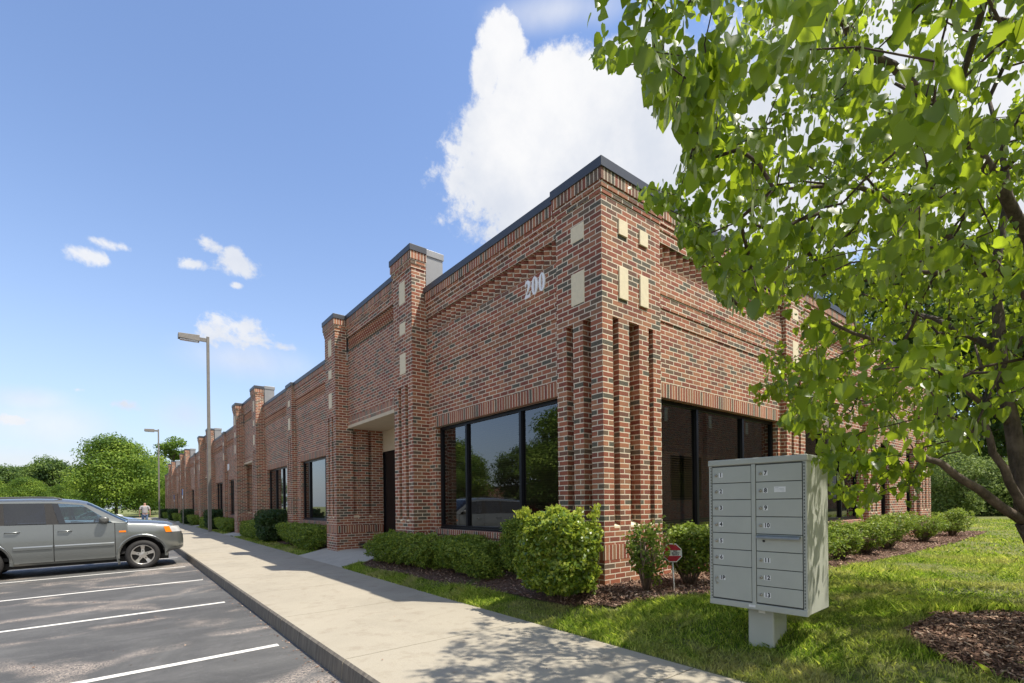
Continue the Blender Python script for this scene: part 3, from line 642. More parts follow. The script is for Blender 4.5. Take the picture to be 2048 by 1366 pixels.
# --- west front, 14.18 m module
def entry(y0, y1):
    """recessed doorway between two tall piers"""
    ax = 'L'; w = WD; T = -0.42; zb = g1(0.6, (y0+y1)/2)
    bx = [(y0, y1, T, w-0.02, 3.42, 5.16), (y0, y1, T, w-0.115, 5.16, 5.55), (y0, y1, T, w, 5.55, 5.70), (y0, y1, T, w+0.012, 5.70, 5.78), (y0, y1, T, w+0.026, 5.78, 5.86)]
    slab('wall', ax, bx, BR); teeth(ax, y0+.01, y1-.01, 5.16, 5.55, w-0.118, w-0.02, 0.11, 1)
    slab('soldier_course', ax, [(y0, y1, T, w+0.04, 5.86, 6.01)], BS)
    slab('coping', ax, [(y0, y1, T-0.03, w+0.058, 6.01, 6.13)], COPING, bevel=0.004)
    slab('lintel', ax, [(y0, y1, T, w-0.017, 3.21, 3.42)], BS)
    for a, b in ((y0-.75, y0-.005), (y1+.005, y1+.74)):
        c = slab('parapet_cladding', ax, [(a, b, -0.46, -0.072, 5.20, 6.06)], CLAD); slab('coping', ax, [(a-.02, b, -0.48, -0.062, 6.06, 6.19)], CLAD, c, 0.006)
    slab('entry_soffit', ax, [(y0, y1, -1.05, w-0.006, 3.13, 3.21)], STUCCO)
    # side walls with three grooves, back wall with door
    for s, yy in ((1, y1), (-1, y0)):
        t = 0.10; gs = [(-.139, -.066), (.166, .340), (.600, .686)]; mb = MB()
        ya, yb = (yy, yy+t*s) if s > 0 else (yy-t, yy)
        x0 = 0.019; bxs = []
        yo = yy+0.30*s
        def bb(xa, xb, d0, z0, z1):  # d0: distance of the face behind the reveal plane
            mb.box(xa, xb, min(yy+d0*s, yo), max(yy+d0*s, yo), z0, z1)
        bb(x0, 1.02, 0.001, ZB, .34); bb(x0, 1.02, 0.02, .34, .53); bb(x0, 1.02, 0.001, .53, .74); bb(x0, 1.02, 0.09, .74, 3.09); bb(x0, 1.02, 0.001, 3.09, 3.13)
        e = x0
        for a, b in gs[1:]:
            mb.box(e, a, min(yy+.001*s, yy+.091*s), max(yy+.001*s, yy+.091*s), .74, 3.09); e = b
        mb.box(e, 1.02, min(yy+.001*s, yy+.091*s), max(yy+.001*s, yy+.091*s), .74, 3.09)
        p = mb.build('reveal_wall', BR, BLD)
        mb = MB(); mb.box(x0, 1.018, min(yy-.002*s, yy+.03*s), max(yy-.002*s, yy+.03*s), .34, .53); mb.build('soldier_course', BS, p)
        for a, b in gs[1:]:
            mb = MB(); mb.hull([(a, yy+.09*s, .74), (b, yy+.09*s, .74), (b, yy+.003*s, .74), (a, yy+.003*s, .74), (a, yy+.09*s, .80), (b, yy+.09*s, .80), (b, yy+.003*s, .765), (a, yy+.003*s, .765)], [(0, 1, 2, 3), (7, 6, 5, 4), (0, 4, 5, 1), (1, 5, 6, 2), (2, 6, 7, 3), (3, 7, 4, 0)]); mb.build('slot_ledge', STONE, p)
    mb = MB(); mb.box(1.03, 1.15, y0-.1, y1+.1, 2.56, 3.13); mb.build('entry_transom', STUCCO, BLD)
    mb = MB(); mb.box(1.13, 1.2, y0-.1, y1+.1, ZB, 2.56); mb.build('entry_backing', INTER, BLD)
    fr = MB(); zs = [zb+.02, 2.56]
    for yy in (y0+.0, y0+1.15, y0+2.45, y1-.055): fr.box(1.045, 1.12, yy, yy+.055, zb, 2.56)
    fr.box(1.046, 1.118, y0, y1, 2.50, 2.559); fr.box(1.046, 1.118, y0, y1, zb, zb+.09)
    st = fr.build('entry_storefront', FRAME, BLD)
    for a, b in ((y0+.055, y0+1.15), (y0+1.205, y0+2.45)):
        mb = MB(); mb.face([(1.08, a, zb+.09), (1.08, b, zb+.09), (1.08, b, 2.5), (1.08, a, 2.5)]); mb.build('pane', GLASS, st, recalc=False)
    dr = MB(); dr.box(1.06, 1.10, y0+2.505, y1-.06, zb+.09, 2.5); dr = dr.build('door', DOORM, BLD)
    mb = MB(); mb.lathe([(0.0, -.075), (.028, -.07), (.03, -.05), (.012, -.04), (.012, 0.0)], (1.06, y0+2.62, .80), 'x', 14); mb.build('door_knob', CHROME, dr)
    slab('kick_plate', ax, [(y0+2.53, y1-.085, -1.062, -1.056, zb+.11, zb+.30)], FRAME, dr)
sl = lambda u: [(u+.20, u+.32), (u+.50, u+.62)]
bay('L', .83, 4.60, [(.833, 4.33, (1.844, 3.395))])
for k in range(5):
    o = 4.60+14.18*k
    pier('L', o, o+.83, .29, 6.13, sl(o), stone=TALL)
    entry(o+.83, o+4.40)
    pier('L', o+4.40, o+5.22, .29, 6.13, sl(o+4.4), stone=TALL)
    bay('L', o+5.22, o+9.45, [(o+5.45, o+9.0, (o+6.65, o+8.3))])
    pier('L', o+9.45, o+10.15, .085, PT, [(o+9.60, o+9.70), (o+9.90, o+10.0)], stone=THIN, cap=False)
    slab('coping', 'L', [(o+9.45-.01, o+10.16, -.42, .12, PT-.12, PT+.003)], COPING, bevel=.004)
    bay('L', o+10.15, o+14.18, [(o+10.55, o+13.9, (o+11.7, o+12.8))])
o = 4.60+14.18*5
pier('L', o, o+.9, .05, PT+.02, sl(o), stone=())
# --- south front
bay('R', 1.22, 5.12, [(1.223, 4.99, (2.382, 3.83))])
pier('R', 5.12, 5.95, .04, PT-.06, [(5.32, 5.42), (5.64, 5.74)], stone=((4.57, 4.78), (3.74, 4.16)), cap=False)
slab('coping', 'R', [(5.11, 5.96, -.42, .075, PT-.18, PT-.045)], COPING, bevel=.004)
bay('R', 5.95, 9.60, [(6.12, 9.44, (7.25, 8.40))])
pier('R', 9.60, 10.45, .04, PT-.06, [(9.80, 9.90), (10.12, 10.22)], stone=((4.57, 4.78), (3.74, 4.16)), cap=False)
slab('coping', 'R', [(9.59, 10.46, -.42, .075, PT-.18, PT-.045)], COPING, bevel=.004)
bay('R', 10.45, 14.25, [(10.90, 11.62, ()), (13.18, 13.95, ())])
pier('R', 14.25, 15.47, 0.02, PT+.02, [(14.45, 14.57), (14.78, 14.96), (15.17, 15.29)], stone=(), cap=True)
# hidden sides and roof close the volume
mb = MB(); mb.box(15.17, 15.45, .3, o+.8, ZB, 5.3); mb.box(.3, 15.2, o+.85, o+1.1, ZB, 5.3); mb.build('wall', BR, BLD)
mb = MB(); mb.box(.28, 15.3, .28, o+.9, 4.72, 4.86); mb.build('roof', ROOFM, BLD)
mb = MB(); mb.box(.28, 15.3, .28, o+.9, 0.0, 0.03); mb.build('floor', INTER, BLD)
# street numbers: white serif numerals standing just off the brick
def ring(mb, cx, cz, a, b, ia, ib, yf, n=28):
    V = []
    for k in range(n):
        t = 2*math.pi*k/n; V.append(((cx+a*math.cos(t), cz+b*math.sin(t)), (cx+ia*math.cos(t), cz+ib*math.sin(t))))
    for k in range(n):
        (o0, i0), (o1, i1) = V[k], V[(k+1) % n]
        q = [o0, o1, i1, i0]; mb.hull([(p[0], yf[0], p[1]) for p in q]+[(p[0], yf[1], p[1]) for p in q], [(0, 1, 2, 3), (7, 6, 5, 4), (0, 4, 5, 1), (2, 6, 7, 3)])
TWO = [(0.02, 0.0), (0.46, 0.0), (0.50, 0.30), (0.465, 0.30), (0.43, 0.20), (0.36, 0.165), (0.16, 0.165), (0.28, 0.34), (0.42, 0.53), (0.47, 0.68), (0.46, 0.82), (0.40, 0.93), (0.31, 0.99), (0.21, 0.99), (0.11, 0.93), (0.05, 0.82), (0.03, 0.70), (0.07, 0.67), (0.11, 0.74), (0.17, 0.82), (0.23, 0.82), (0.28, 0.74), (0.28, 0.62), (0.23, 0.46), (0.13, 0.26), (0.02, 0.08)]
ONE = [(0.10, 0.0), (0.40, 0.0), (0.40, 0.05), (0.34, 0.08), (0.34, 1.0), (0.28, 1.0), (0.08, 0.88), (0.09, 0.84), (0.18, 0.86), (0.18, 0.08), (0.10, 0.05)]
def number(txt, y0, z0, h, label, x=0.0):
    # reads left to right for someone facing the wall from the west (towards falling y)
    w = 0.60*h; f = (x-0.022, x-0.002)
    root = bpy.data.objects.new('street_number', None); COL.objects.link(root); root.parent = BLD; tag(root, label)
    from mathutils.geometry import tessellate_polygon
    for i, ch in enumerate(txt):
        mb = MB(); uy = lambda t: y0-(i*w+t*h)
        if ch in '21':
            poly = TWO if ch == '2' else ONE
            tri = tessellate_polygon([[Vector((p[0], p[1], 0)) for p in poly]]); n = len(poly)
            A = [mb.bm.verts.new((f[0], uy(p[0]), z0+p[1]*h)) for p in poly]; B = [mb.bm.verts.new((f[1], uy(p[0]), z0+p[1]*h)) for p in poly]
            for t in tri: mb.bm.faces.new([A[q] for q in t]); mb.bm.faces.new([B[q] for q in reversed(t)])
            for q in range(n): mb.bm.faces.new((A[q], A[(q+1) % n], B[(q+1) % n], B[q]))
        else:
            rings = [(0.5, 0.5, 0.25, 0.07, 0.40)] if ch == '0' else [(0.74, 0.26, 0.20, 0.085, 0.16), (0.25, 0.27, 0.235, 0.10, 0.17)]
            for cz, b, a, ia, ib in rings:
                m2 = MB(); ring(m2, 0.26*h, cz*h, a*h, b*h, ia*h, ib*h, f)
                for fc in m2.bm.faces: mb.bm.faces.new([mb.bm.verts.new((v.co.y, uy(v.co.x/h), z0+v.co.z)) for v in fc.verts])
                m2.bm.free()
            bmesh.ops.remove_doubles(mb.bm, verts=mb.bm.verts[:], dist=1e-5)
        mb.build('numeral', WHITE, root)
number('200', 1.525, 4.125, 0.265, 'white serif numerals 200', x=-WD)
number('180', 27.95, 3.12, 0.36, 'white numerals on the second bay', x=-WD)

# ------------------------------------------------------------------ foliage helpers
def leaf_quads(C, N, T, L, Wd, fold=0.25):
    """rhombic folded leaves: centres C, normals N, axis T, length L, width Wd -> verts, quads (2 quads per leaf)"""
    B = np.cross(N, T); B /= np.linalg.norm(B, axis=1, keepdims=True)+1e-9
    L = L[:, None]; Wd = Wd[:, None]
    base = C-T*L*.5; tip = C+T*L*.5; l = C-T*L*.06+B*Wd*.5+N*Wd*fold; r = C-T*L*.06-B*Wd*.5+N*Wd*fold
    V = np.stack([base, r, tip, l], 1).reshape(-1, 3); n = len(C)
    return V, np.arange(4*n).reshape(-1, 4)
def unit(v): return v/(np.linalg.norm(v, axis=1, keepdims=True)+1e-9)
def bush(name, mat, ctr, size, n, leaf, parent, seed=0, boxy=0.6, hollow=0.55, lump=0.16, clumps=26, gap=0.0, up=0.5, vase=0.0):
    g = np.random.default_rng(seed); ctr = np.array(ctr); size = np.array(size)/2
    d = unit(g.normal(size=(n, 3))); p = 1/np.maximum(np.abs(d).max(1), 1e-6); sph = d; cub = d*p[:, None]
    S = sph*(1-boxy)+cub*boxy*0.96
    rr = hollow+(1-hollow)*g.random(n)**0.45
    cl = unit(g.normal(size=(clumps, 3))); amp = g.uniform(-lump, lump, clumps)
    dd = d@cl.T; bump = (np.clip((dd-.80)/.2, 0, 1)*amp).sum(1)
    dk = g.normal(size=(3, 3))*3.1; bump += 0.05*np.sin((d@dk.T)*3).sum(1)
    P = S*(rr*(1+bump))[:, None]
    if gap > 0:
        f = np.sin(P@(g.normal(size=3)*7)+1)+np.sin(P@(g.normal(size=3)*9)); k = f > -2+gap*2.2; P = P[k]; d = d[k]; n = len(P); rr = rr[k]
    if vase > 0:
        zf = np.clip((P[:, 2]+1)/2, 0, 1); k = g.random(n) > vase*(1-zf)**1.2; P = P[k]; d = d[k]; n = len(P); zf = zf[k]; P = P*np.stack([1-(1-zf)*.5*vase, 1-(1-zf)*.5*vase, np.ones(n)], 1)
    C = ctr+P*size+g.normal(0, leaf*.3, (n, 3))
    N = unit(d*0.6+np.array([0, 0, up])+g.normal(0, .85, (n, 3))); T = unit(np.cross(N, g.normal(size=(n, 3))))
    L = leaf*1.15*g.uniform(.7, 1.4, n); V, F = leaf_quads(C, N, T, L, L*.55)
    r = np.clip(g.normal(.47, .30, n)+0.25*(C[:, 2]-ctr[2])/size[2]*0.4, 0, 1)
    return fast(name, V, F, mat, parent, r)
def stems(mb, base, top_c, spread, h, n, r, g):
    for k in range(n):
        a = g.uniform(0, 6.28); e = spread*g.uniform(.35, 1)
        p0 = np.array(base)+np.array([math.cos(a), math.sin(a), 0])*e*.12
        p2 = np.array(base)+np.array([math.cos(a)*e, math.sin(a)*e, h*g.uniform(.6, .95)])
        p1 = (p0+p2)/2+np.array([g.normal(0, .03), g.normal(0, .03), h*.06])
        mb.tube([p0, p1, p2], [r, r*.7, r*.3], 5)
        for q in range(2):
            p3 = p1+np.array([g.normal(0, e*.4), g.normal(0, e*.4), h*g.uniform(.15, .35)]); mb.tube([p1, p3], [r*.5, r*.2], 4)
def shrub(nm, label, cat, x, y, w, dpt, h, n, leaf, mat, seed, group=None, boxy=.6, skirt=0.05, nst=8, rz=0, **kw):
    z = g1(x, y); t = thing(nm, label, cat, (x, y, z), rz, group)
    bush('foliage', mat, (0, 0, skirt+(h-skirt)/2), (dpt, w, h-skirt), n, leaf, t, seed, boxy, **kw)
    mb = MB(); stems(mb, (0, 0, -.02), None, min(w, dpt)*.42, h*.9, nst, .008+.004*min(w, dpt), np.random.default_rng(seed+5)); mb.build('stems', STEM, t)
    return t
# --- planting along the west front (left of the corner)
GH = 'clipped hedges along the west front'
shrub('hedge', 'clipped green hedge at the edge of the nearest entry path', 'hedge', -.36, 4.75, 2.5, .62, .66, 26000, .034, L_HEDGE, 1, GH, .80, lump=.16, clumps=60)
shrub('hedge', 'lower clipped hedge under the big window, between the longer hedge and the tall yellow-tipped shrub', 'hedge', -.34, 2.72, 1.7, .66, .60, 22000, .034, L_HEDGE, 2, GH, .76, lump=.18, clumps=60)
shrub('shrub', 'narrow upright shrub with pale tips beside the big glossy shrub', 'shrub', -.16, 1.42, .62, .6, .88, 12000, .036, L_HEDGE, 3, None, .5, gap=.25)
s_ = shrub('shrub', 'large bright glossy shrub with yellow tips hiding the left side of the building corner', 'shrub', -.56, .22, .98, .88, 1.10, 30000, .046, L_BRIGHT, 4, None, .45, .12, 10, lump=.2)
mbv = []
g_ = np.random.default_rng(91)
nC = 900; a_ = g_.uniform(0, 6.28, nC); sp_ = g_.integers(0, 16, nC); sx = g_.uniform(-.36, .36, 16); sy = g_.uniform(-.42, .42, 16); sh = g_.uniform(.02, .17, 16)
C_ = np.stack([sx[sp_]+g_.normal(0, .03, nC), sy[sp_]+g_.normal(0, .03, nC), 1.02+sh[sp_]*g_.random(nC)], 1)
N_ = unit(g_.normal(size=(nC, 3))+np.array([0, 0, .5])); T_ = unit(np.cross(N_, g_.normal(size=(nC, 3)))*.6+np.array([0, 0, .8])); V_, F_ = leaf_quads(C_, N_, T_, g_.uniform(.04, .075, nC), g_.uniform(.018, .03, nC))
fast('new_shoots', V_, F_, L_BRIGHT, s_, np.clip(g_.normal(.85, .15, nC), 0, 1))
# --- south side
shrub('shrub', 'thin open-branched shrub in front of the sunny brick corner, left of the octagonal sign', 'shrub', .08, -.56, .58, .52, .84, 3600, .046, L_HEDGE, 6, None, .2, .06, 26, lump=.35, hollow=.25, gap=.9, vase=.5)
shrub('shrub', 'dense vase-shaped green shrub behind the octagonal security sign', 'shrub', .90, -.62, .74, .74, .74, 9000, .042, L_HEDGE, 7, None, .35, .16, 30, lump=.25, gap=.35, vase=.8)
shrub('shrub', 'green shrub hidden behind the grey mailbox cabinet', 'shrub', 2.45, -.62, .8, .8, .70, 5000, .045, L_HEDGE, 8, None, .35, .15)
for i, (x, w, h, lab) in enumerate([(4.0, 1.0, .62, 'green shrub half hidden by the right edge of the mailbox cabinet'), (5.35, 1.05, .66, 'rounded green shrub just right of the mailbox cabinet'), (6.65, .95, .60, 'smaller shrub standing second right of the mailbox cabinet'), (8.0, 1.2, .76, 'bushy bright shrub, tallest of the row under the south windows'), (10.9, 1.35, .68, 'brownish shrub with bare patches under the second narrow window'), (13.9, 1.45, .74, 'last rounded shrub beside the far end of the south wall')]):
    shrub('shrub', lab, 'shrub', x, -.82, .9, w, h, 8500, .040, L_HEDGE, 20+i, 'rounded shrubs along the south wall', .2, .10, 46, lump=.36, gap=.6, vase=.75, hollow=.5)
# --- repeating planting farther along the west front
H2 = shrub('hedge', 'long clipped hedge beyond the nearest entry path', 'hedge', -.38, 12.1, 3.9, .66, .72, 16000, .05, L_HEDGE, 31, GH, .75)
B2 = shrub('shrub', 'tall dark rounded bush between two clipped hedges beyond the first entry', 'shrub', -.45, 15.55, 1.7, 1.1, 1.22, 11000, .07, L_DARK, 32, 'dark rounded bushes along the west front', .25)
H3 = shrub('hedge', 'clipped hedge beyond the dark bush, before the second entry', 'hedge', -.40, 18.6, 4.0, .66, .72, 13000, .055, L_HEDGE, 33, GH, .75)
ordw = ['second', 'third', 'fourth', 'fifth']
for k in (1, 2, 3, 4):
    for src, dy, lab in ((H2, 0, 'clipped hedge just past the %s entry of the long front'), (B2, 0, 'dark bush past the %s entry of the long front'), (H3, 0, 'clipped hedge farther past the %s entry of the long front')):
        c = copy_tree(src); c.location = (src.location.x, src.location.y+14.18*k, g1(src.location.x, src.location.y+14.18*k)); c['label'] = lab % ordw[k-1]
# ------------------------------------------------------------------ redbud tree on the lawn
ENV = [(1190, -60), (1165, 115), (1215, 150), (1262, 120), (1300, 215), (1320, 250), (1365, 285), (1378, 340), (1245, 372), (1290, 420), (1345, 420), (1360, 500), (1400, 535), (1440, 610), (1505, 640), (1560, 620), (1585, 655), (1485, 690), (1525, 730), (1482, 785), (1530, 815), (1575, 800), (1555, 850), (1640, 880), (1612, 960), (1660, 1005), (1720, 1045), (1765, 985), (1820, 1015), (1856, 960), (1880, 905), (1960, 900), (2060, 870), (3200, 900), (3200, -2500), (1190, -2500)]
def crown_ok(P):
    """crown envelope measured from the photograph: keeps the open gap between the tree and the wall"""
    d = P-np.array(CAM); f = d@np.array(_F2); u = 1024+FPX*(d@np.array(_R3))/np.maximum(f, 1e-3); v = CY-FPX*(d@np.array(_U3))/np.maximum(f, 1e-3)
    n = len(ENV); inside = np.zeros(len(P), bool); j = n-1
    for i in range(n):
        (xi, yi), (xj, yj) = ENV[i], ENV[j]
        with np.errstate(divide='ignore', invalid='ignore'):
            c = ((yi > v) != (yj > v)) & (u < (xj-xi)*(v-yi)/((yj-yi) or 1e-9)+xi)
        inside ^= c; j = i
    return (inside & (f > 0.9)) | (f < -0.3)
SHADE = [(770, 1420), (850, 1312), (950, 1232), (1060, 1248), (1130, 1222), (1400, 1192), (1650, 1168), (2048, 1188), (3500, 1188), (3500, 4000), (770, 4000)]
def shade_ok(gx, gy):
    """the crown's shade on the ground stays within the patch it covers in the photograph"""
    d = np.stack([gx, gy, np.full(len(gx), -.25)], 1)-np.array(CAM); f = d@np.array(_F2); u = 1024+FPX*(d@np.array(_R3))/np.maximum(f, 1e-3); v = CY-FPX*(d@np.array(_U3))/np.maximum(f, 1e-3)
    n = len(SHADE); ins = np.zeros(len(gx), bool); j = n-1
    for i in range(n):
        (xi, yi), (xj, yj) = SHADE[i], SHADE[j]; c = ((yi > v) != (yj > v)) & (u < (xj-xi)*(v-yi)/((yj-yi) or 1e-9)+xi); ins ^= c; j = i
    return ins | (f < .6) | (v > 1400) | (u > 2100) | (u < 0)
TB = np.array([1.04, -3.58])
def redbud():
    g = np.random.default_rng(5)
    t = thing('tree', 'redbud tree with heart-shaped leaves and hanging seed pods on the lawn at right', 'tree', (1.04, -3.58, -.06)); org = np.array([1.04, -3.58, -.06])
    limbs = [[(1.13, -3.65, -.10), (1.17, -3.68, .35), (1.16, -3.67, .60), (1.06, -3.60, .87)],
             [(1.06, -3.60, .87), (.505, -3.41, 1.136), (.002, -3.27, 1.34), (-.39, -3.21, 1.40)],
             [(1.06, -3.60, .87), (1.04, -3.575, 1.26), (1.063, -3.53, 1.68), (1.056, -3.46, 2.32), (1.15, -3.41, 2.96), (1.25, -3.5, 3.7), (1.1, -3.4, 4.5)],
             [(1.14, -3.66, .60), (1.22, -3.75, 1.46), (1.20, -3.72, 2.29), (.976, -3.65, 3.14), (.51, -3.54, 3.46), (-.05, -3.35, 3.83), (-.52, -3.23, 3.92), (-.97, -3.13, 3.93), (-1.33, -3.10, 3.95), (-1.9, -2.95, 3.9), (-2.6, -2.8, 3.6)],
             [(1.15, -3.41, 2.96), (.57, -3.07, 3.47), (.15, -2.87, 3.58), (-.22, -2.71, 3.60), (-.9, -2.3, 3.5)],
             [(1.063, -3.53, 1.68), (.6, -3.2, 2.1), (.1, -2.9, 2.35), (-.5, -2.7, 2.45)],
             [(1.056, -3.46, 2.32), (1.7, -2.9, 2.9), (2.4, -2.5, 3.3)],
             [(1.20, -3.72, 2.29), (1.9, -4.4, 2.9), (2.6, -5.0, 3.4)],
             [(.976, -3.65, 3.14), (.6, -4.3, 3.6), (.0, -4.9, 3.9), (-.8, -5.3, 4.0)],
             [(-.05, -3.35, 3.83), (-.7, -3.7, 4.3), (-1.6, -3.9, 4.3), (-2.4, -3.9, 4.0)],
             [tuple(CAM+(_F2+_R3*((px-1024)/FPX)+_U3*((CY-py)/FPX))*dd) for px, py, dd in ((2058, 1040, 4.08), (2020, 968, 4.02), (1985, 905, 4.0), (1966, 840, 4.0), (1975, 760, 4.1), (1950, 690, 4.2))],
             [(1.22, -3.75, 1.46), (.7, -4.3, 1.9), (.2, -4.7, 2.2), (-.5, -5.0, 2.5)]]
    rad = [[.115, .092, .085, .078], [.045, .038, .028, .018], [.075, .07, .062, .052, .042, .03, .015], [.075, .07, .062, .052, .046, .040, .034, .028, .022, .015, .008], [.035, .03, .024, .018, .009], [.035, .028, .02, .01], [.035, .025, .012], [.035, .025, .012], [.03, .024, .017, .009], [.026, .02, .014, .008], [.042, .036, .030, .026, .018, .008], [.035, .026, .018, .009]]
    rad = [[q*.86 for q in r] for r in rad]
    mb = MB()
    for L, r in zip(limbs, rad):
        P = [np.array(L[0])]; RR = [r[0]]
        for i in range(len(L)-1):
            a, b = np.array(L[i]), np.array(L[i+1])
            for q in (.5, 1.0):
                P.append(a+(b-a)*q+(g.normal(0, .012, 3) if q < 1 else 0)); RR.append(r[i]+(r[i+1]-r[i])*q)
        mb.tube([p-org for p in P], RR, 10)
    mb.build('trunk', BARK, t)
    nodes = []; par = []; w = []
    for L in limbs[1:]:
        L = [np.array(p) for p in L]
        for i in range(len(L)-1):
            for q in np.linspace(0, 1, 5)[1:]:
                nodes.append(L[i]+(L[i+1]-L[i])*q); par.append(-1)
    # cluster targets through the crown volume
    T = []
    P = np.stack([g.uniform(-3.9, -.4, 90000), g.uniform(-4.2, -1.0, 90000), g.uniform(1.9, 4.6, 90000)], 1); d = np.linalg.norm(P-np.array(CAM), axis=1)
    f = (P-np.array(CAM))@np.array(_F2); u = 1024+FPX*((P-np.array(CAM))@np.array(_R3))/np.maximum(f, .1); k = crown_ok(P) & (f > 1.2) & (u < 1520) & (d > 2.3) & (d < 4.4); z = P[:, 2]; k &= shade_ok(P[:, 0]-.301*(z+.3), P[:, 1]+.415*(z+.3)) & (g.random(len(P)) < np.clip(1-(u-1180)/420, .15, 1))
    T += list(P[k][:95])
    tries = 0
    while len(T) < 1560 and tries < 300:
        tries += 1; n = 4000
        P = np.stack([g.uniform(-4.2, 4.6, n), g.uniform(-7.5, 0.2, n), g.uniform(.75, 6.3, n)], 1)
        hr = np.hypot(P[:, 0]-TB[0]+.7, P[:, 1]-TB[1]); z = P[:, 2]
        maxr = np.interp(z, [.7, 1.4, 2.3, 3.2, 4.3, 5.2, 6.0, 6.3], [.9, 2.1, 3.5, 4.2, 4.1, 3.2, 1.6, .5])
        k = (hr < maxr) & (hr > maxr*.12) & crown_ok(P)
        k &= ~((P[:, 0] < 0.3) & (z < np.interp(P[:, 0], [-3, -1, .3], [1.9, 1.15, .95])))
        d = np.linalg.norm(P-np.array(CAM), axis=1); k &= (d > 1.9) | ((d > 1.6) & (g.random(n) < .25))
        vis = (P-np.array(CAM))@np.array(_F2) > 0.5
        gx = P[:, 0]-.301*(z+.3); gy = P[:, 1]+.415*(z+.3); k &= shade_ok(gx, gy); k &= (vis | (g.random(n) < .5)) & (g.random(n) < np.where(d < 2.2, .8, 1))
        T += list(P[k][:260])
    T = np.array(T[:1560]); order = np.argsort(np.hypot(T[:, 0]-TB[0], T[:, 1]-TB[1])+.3*np.abs(T[:, 2]-2.8))
    T = T[order]; nodes = np.array(nodes); nn = len(nodes); cap = nn+len(T)*4+10
    NB = np.zeros((cap, 3)); NB[:nn] = nodes; PR = -np.ones(cap, int); ends = []
    cnt = nn
    for p in T:
        dd = np.linalg.norm(NB[:cnt]-p, axis=1)+0.6*np.maximum(0, np.hypot(NB[:cnt, 0]-TB[0], NB[:cnt, 1]-TB[1])-np.hypot(p[0]-TB[0], p[1]-TB[1])+.1)
        j = int(dd.argmin()); a = NB[j].copy(); last = j; L = np.linalg.norm(p-a); ns = 1 if L < .25 else (2 if L < .6 else 3)
        for q in range(1, ns+1):
            f = q/ns; NB[cnt] = a+(p-a)*f+(g.normal(0, .03*L, 3) if q < ns else 0)+np.array([0, 0, .06*L*math.sin(math.pi*f)]); PR[cnt] = last; last = cnt; cnt += 1
        ends.append(last)
    wt = np.zeros(cnt); wt[ends] = 1
    for i in range(cnt-1, nn-1, -1):
        if PR[i] >= 0: wt[PR[i]] += wt[i]
    # twigs tapered segments
    ci = np.arange(nn, cnt); A = NB[PR[ci]]; Bp = NB[ci]
    rb = np.clip(.0016*np.sqrt(wt[ci])+.0006, .0018, .016); ra = np.clip(.0016*np.sqrt(np.minimum(wt[PR[ci]], wt[ci]*1.6))+.0006, .0018, .018)
    tdir = unit(Bp-A); s1 = unit(np.cross(tdir, np.array([.3, .2, .93]))); s2 = np.cross(tdir, s1); V = []
    for k in range(5):
        an = 2*math.pi*k/5; o = s1*math.cos(an)+s2*math.sin(an); V.append(A+o*ra[:, None]); V.append(Bp+o*rb[:, None])
    V = np.stack(V, 1).reshape(-1, 3)-org; base = np.arange(len(ci))*10; F = np.concatenate([np.stack([base+2*k, base+2*((k+1) % 5), base+2*((k+1) % 5)+1, base+2*k+1], 1) for k in range(5)])
    fast('branches', V, F, TWIG, t, smooth=True)
    # leaves hang off the last twigs
    C = []; Td = []; S = []; pods = []
    Eidx = np.array(ends); par_ = PR[Eidx]; E0 = NB[par_]; E1 = NB[Eidx]
    for i in range(len(ends)):
        a, b = E0[i], E1[i]; dirv = b-a; L = np.linalg.norm(dirv)+1e-6; m = g.integers(19, 30); ext = dirv/L*min(.28, max(.12, L)); sc_ = g.choice([.75, 1.0, 1.25])*g.uniform(.85, 1.1)
        for q in range(m):
            f = (q+.5)/m; p = b-ext+ext*1.5*f*1.3+g.normal(0, .036, 3); side = np.cross(ext, [0, 0, 1]); side /= np.linalg.norm(side)+1e-6
            pet = side*(1 if q % 2 else -1)*g.uniform(.02, .05)+np.array([0, 0, -.02]); C.append(p+pet); o = pet*6+np.array([0, 0, -g.uniform(.35, 1.2)])+ext*g.uniform(0, 2)+g.normal(0, .28, 3); Td.append(o); S.append(.060*sc_*g.uniform(.55, 1.35))
        if g.random() < .5:
            for q in range(g.integers(5, 13)): pods.append(b-ext*g.uniform(0, 1)+g.normal(0, .03, 3))
    C = np.array(C); Td = unit(np.array(Td)); S = np.array(S)
    k = crown_ok(C+Td*S[:, None]*.5) & crown_ok(C); k &= np.linalg.norm(C-np.array(CAM), axis=1) > 1.3; C = C[k]; Td = Td[k]; S = S[k]; n = len(C)
    N = unit(np.cross(Td, unit(g.normal(size=(n, 3))+np.array([0, 0, .3])))+np.array([0, 0, .35])+g.normal(0, .15, (n, 3))); N = unit(N-Td*(N*Td).sum(1)[:, None]); B = np.cross(N, Td)
    prof = [(0, 0, 0), (-.07, .26, .05), (.10, .46, .10), (.36, .47, .10), (.66, .28, .05), (1.0, 0, -.05)]
    mid = [(0, 0), (.25, 0), (.5, -.01), (1.0, -.06)]
    # verts: 0 base,1..4 left outline,5 tip,6..9 right outline,10,11 midrib
    def pt(u, v, w): return C+(Td*u+B*v+N*w)*S[:, None]
    cup = g.uniform(.2, 1.8, n)
    VS = [pt(0, 0, 0)]+[C+(Td*u+B*v+N*(w*cup)[:, None])*S[:, None] if False else C+(Td*u+B*v+N*0)*S[:, None]+N*(w*cup*S)[:, None] for u, v, w in prof[1:5]]+[pt(1, 0, -.08)]+[C+(Td*u-B*v)*S[:, None]+N*(w*cup*S)[:, None] for u, v, w in prof[1:5]]+[pt(.22, 0, 0), pt(.58, 0, 0)]
    V = np.stack(VS, 1).reshape(-1, 3)-org; b0 = np.arange(n)*12
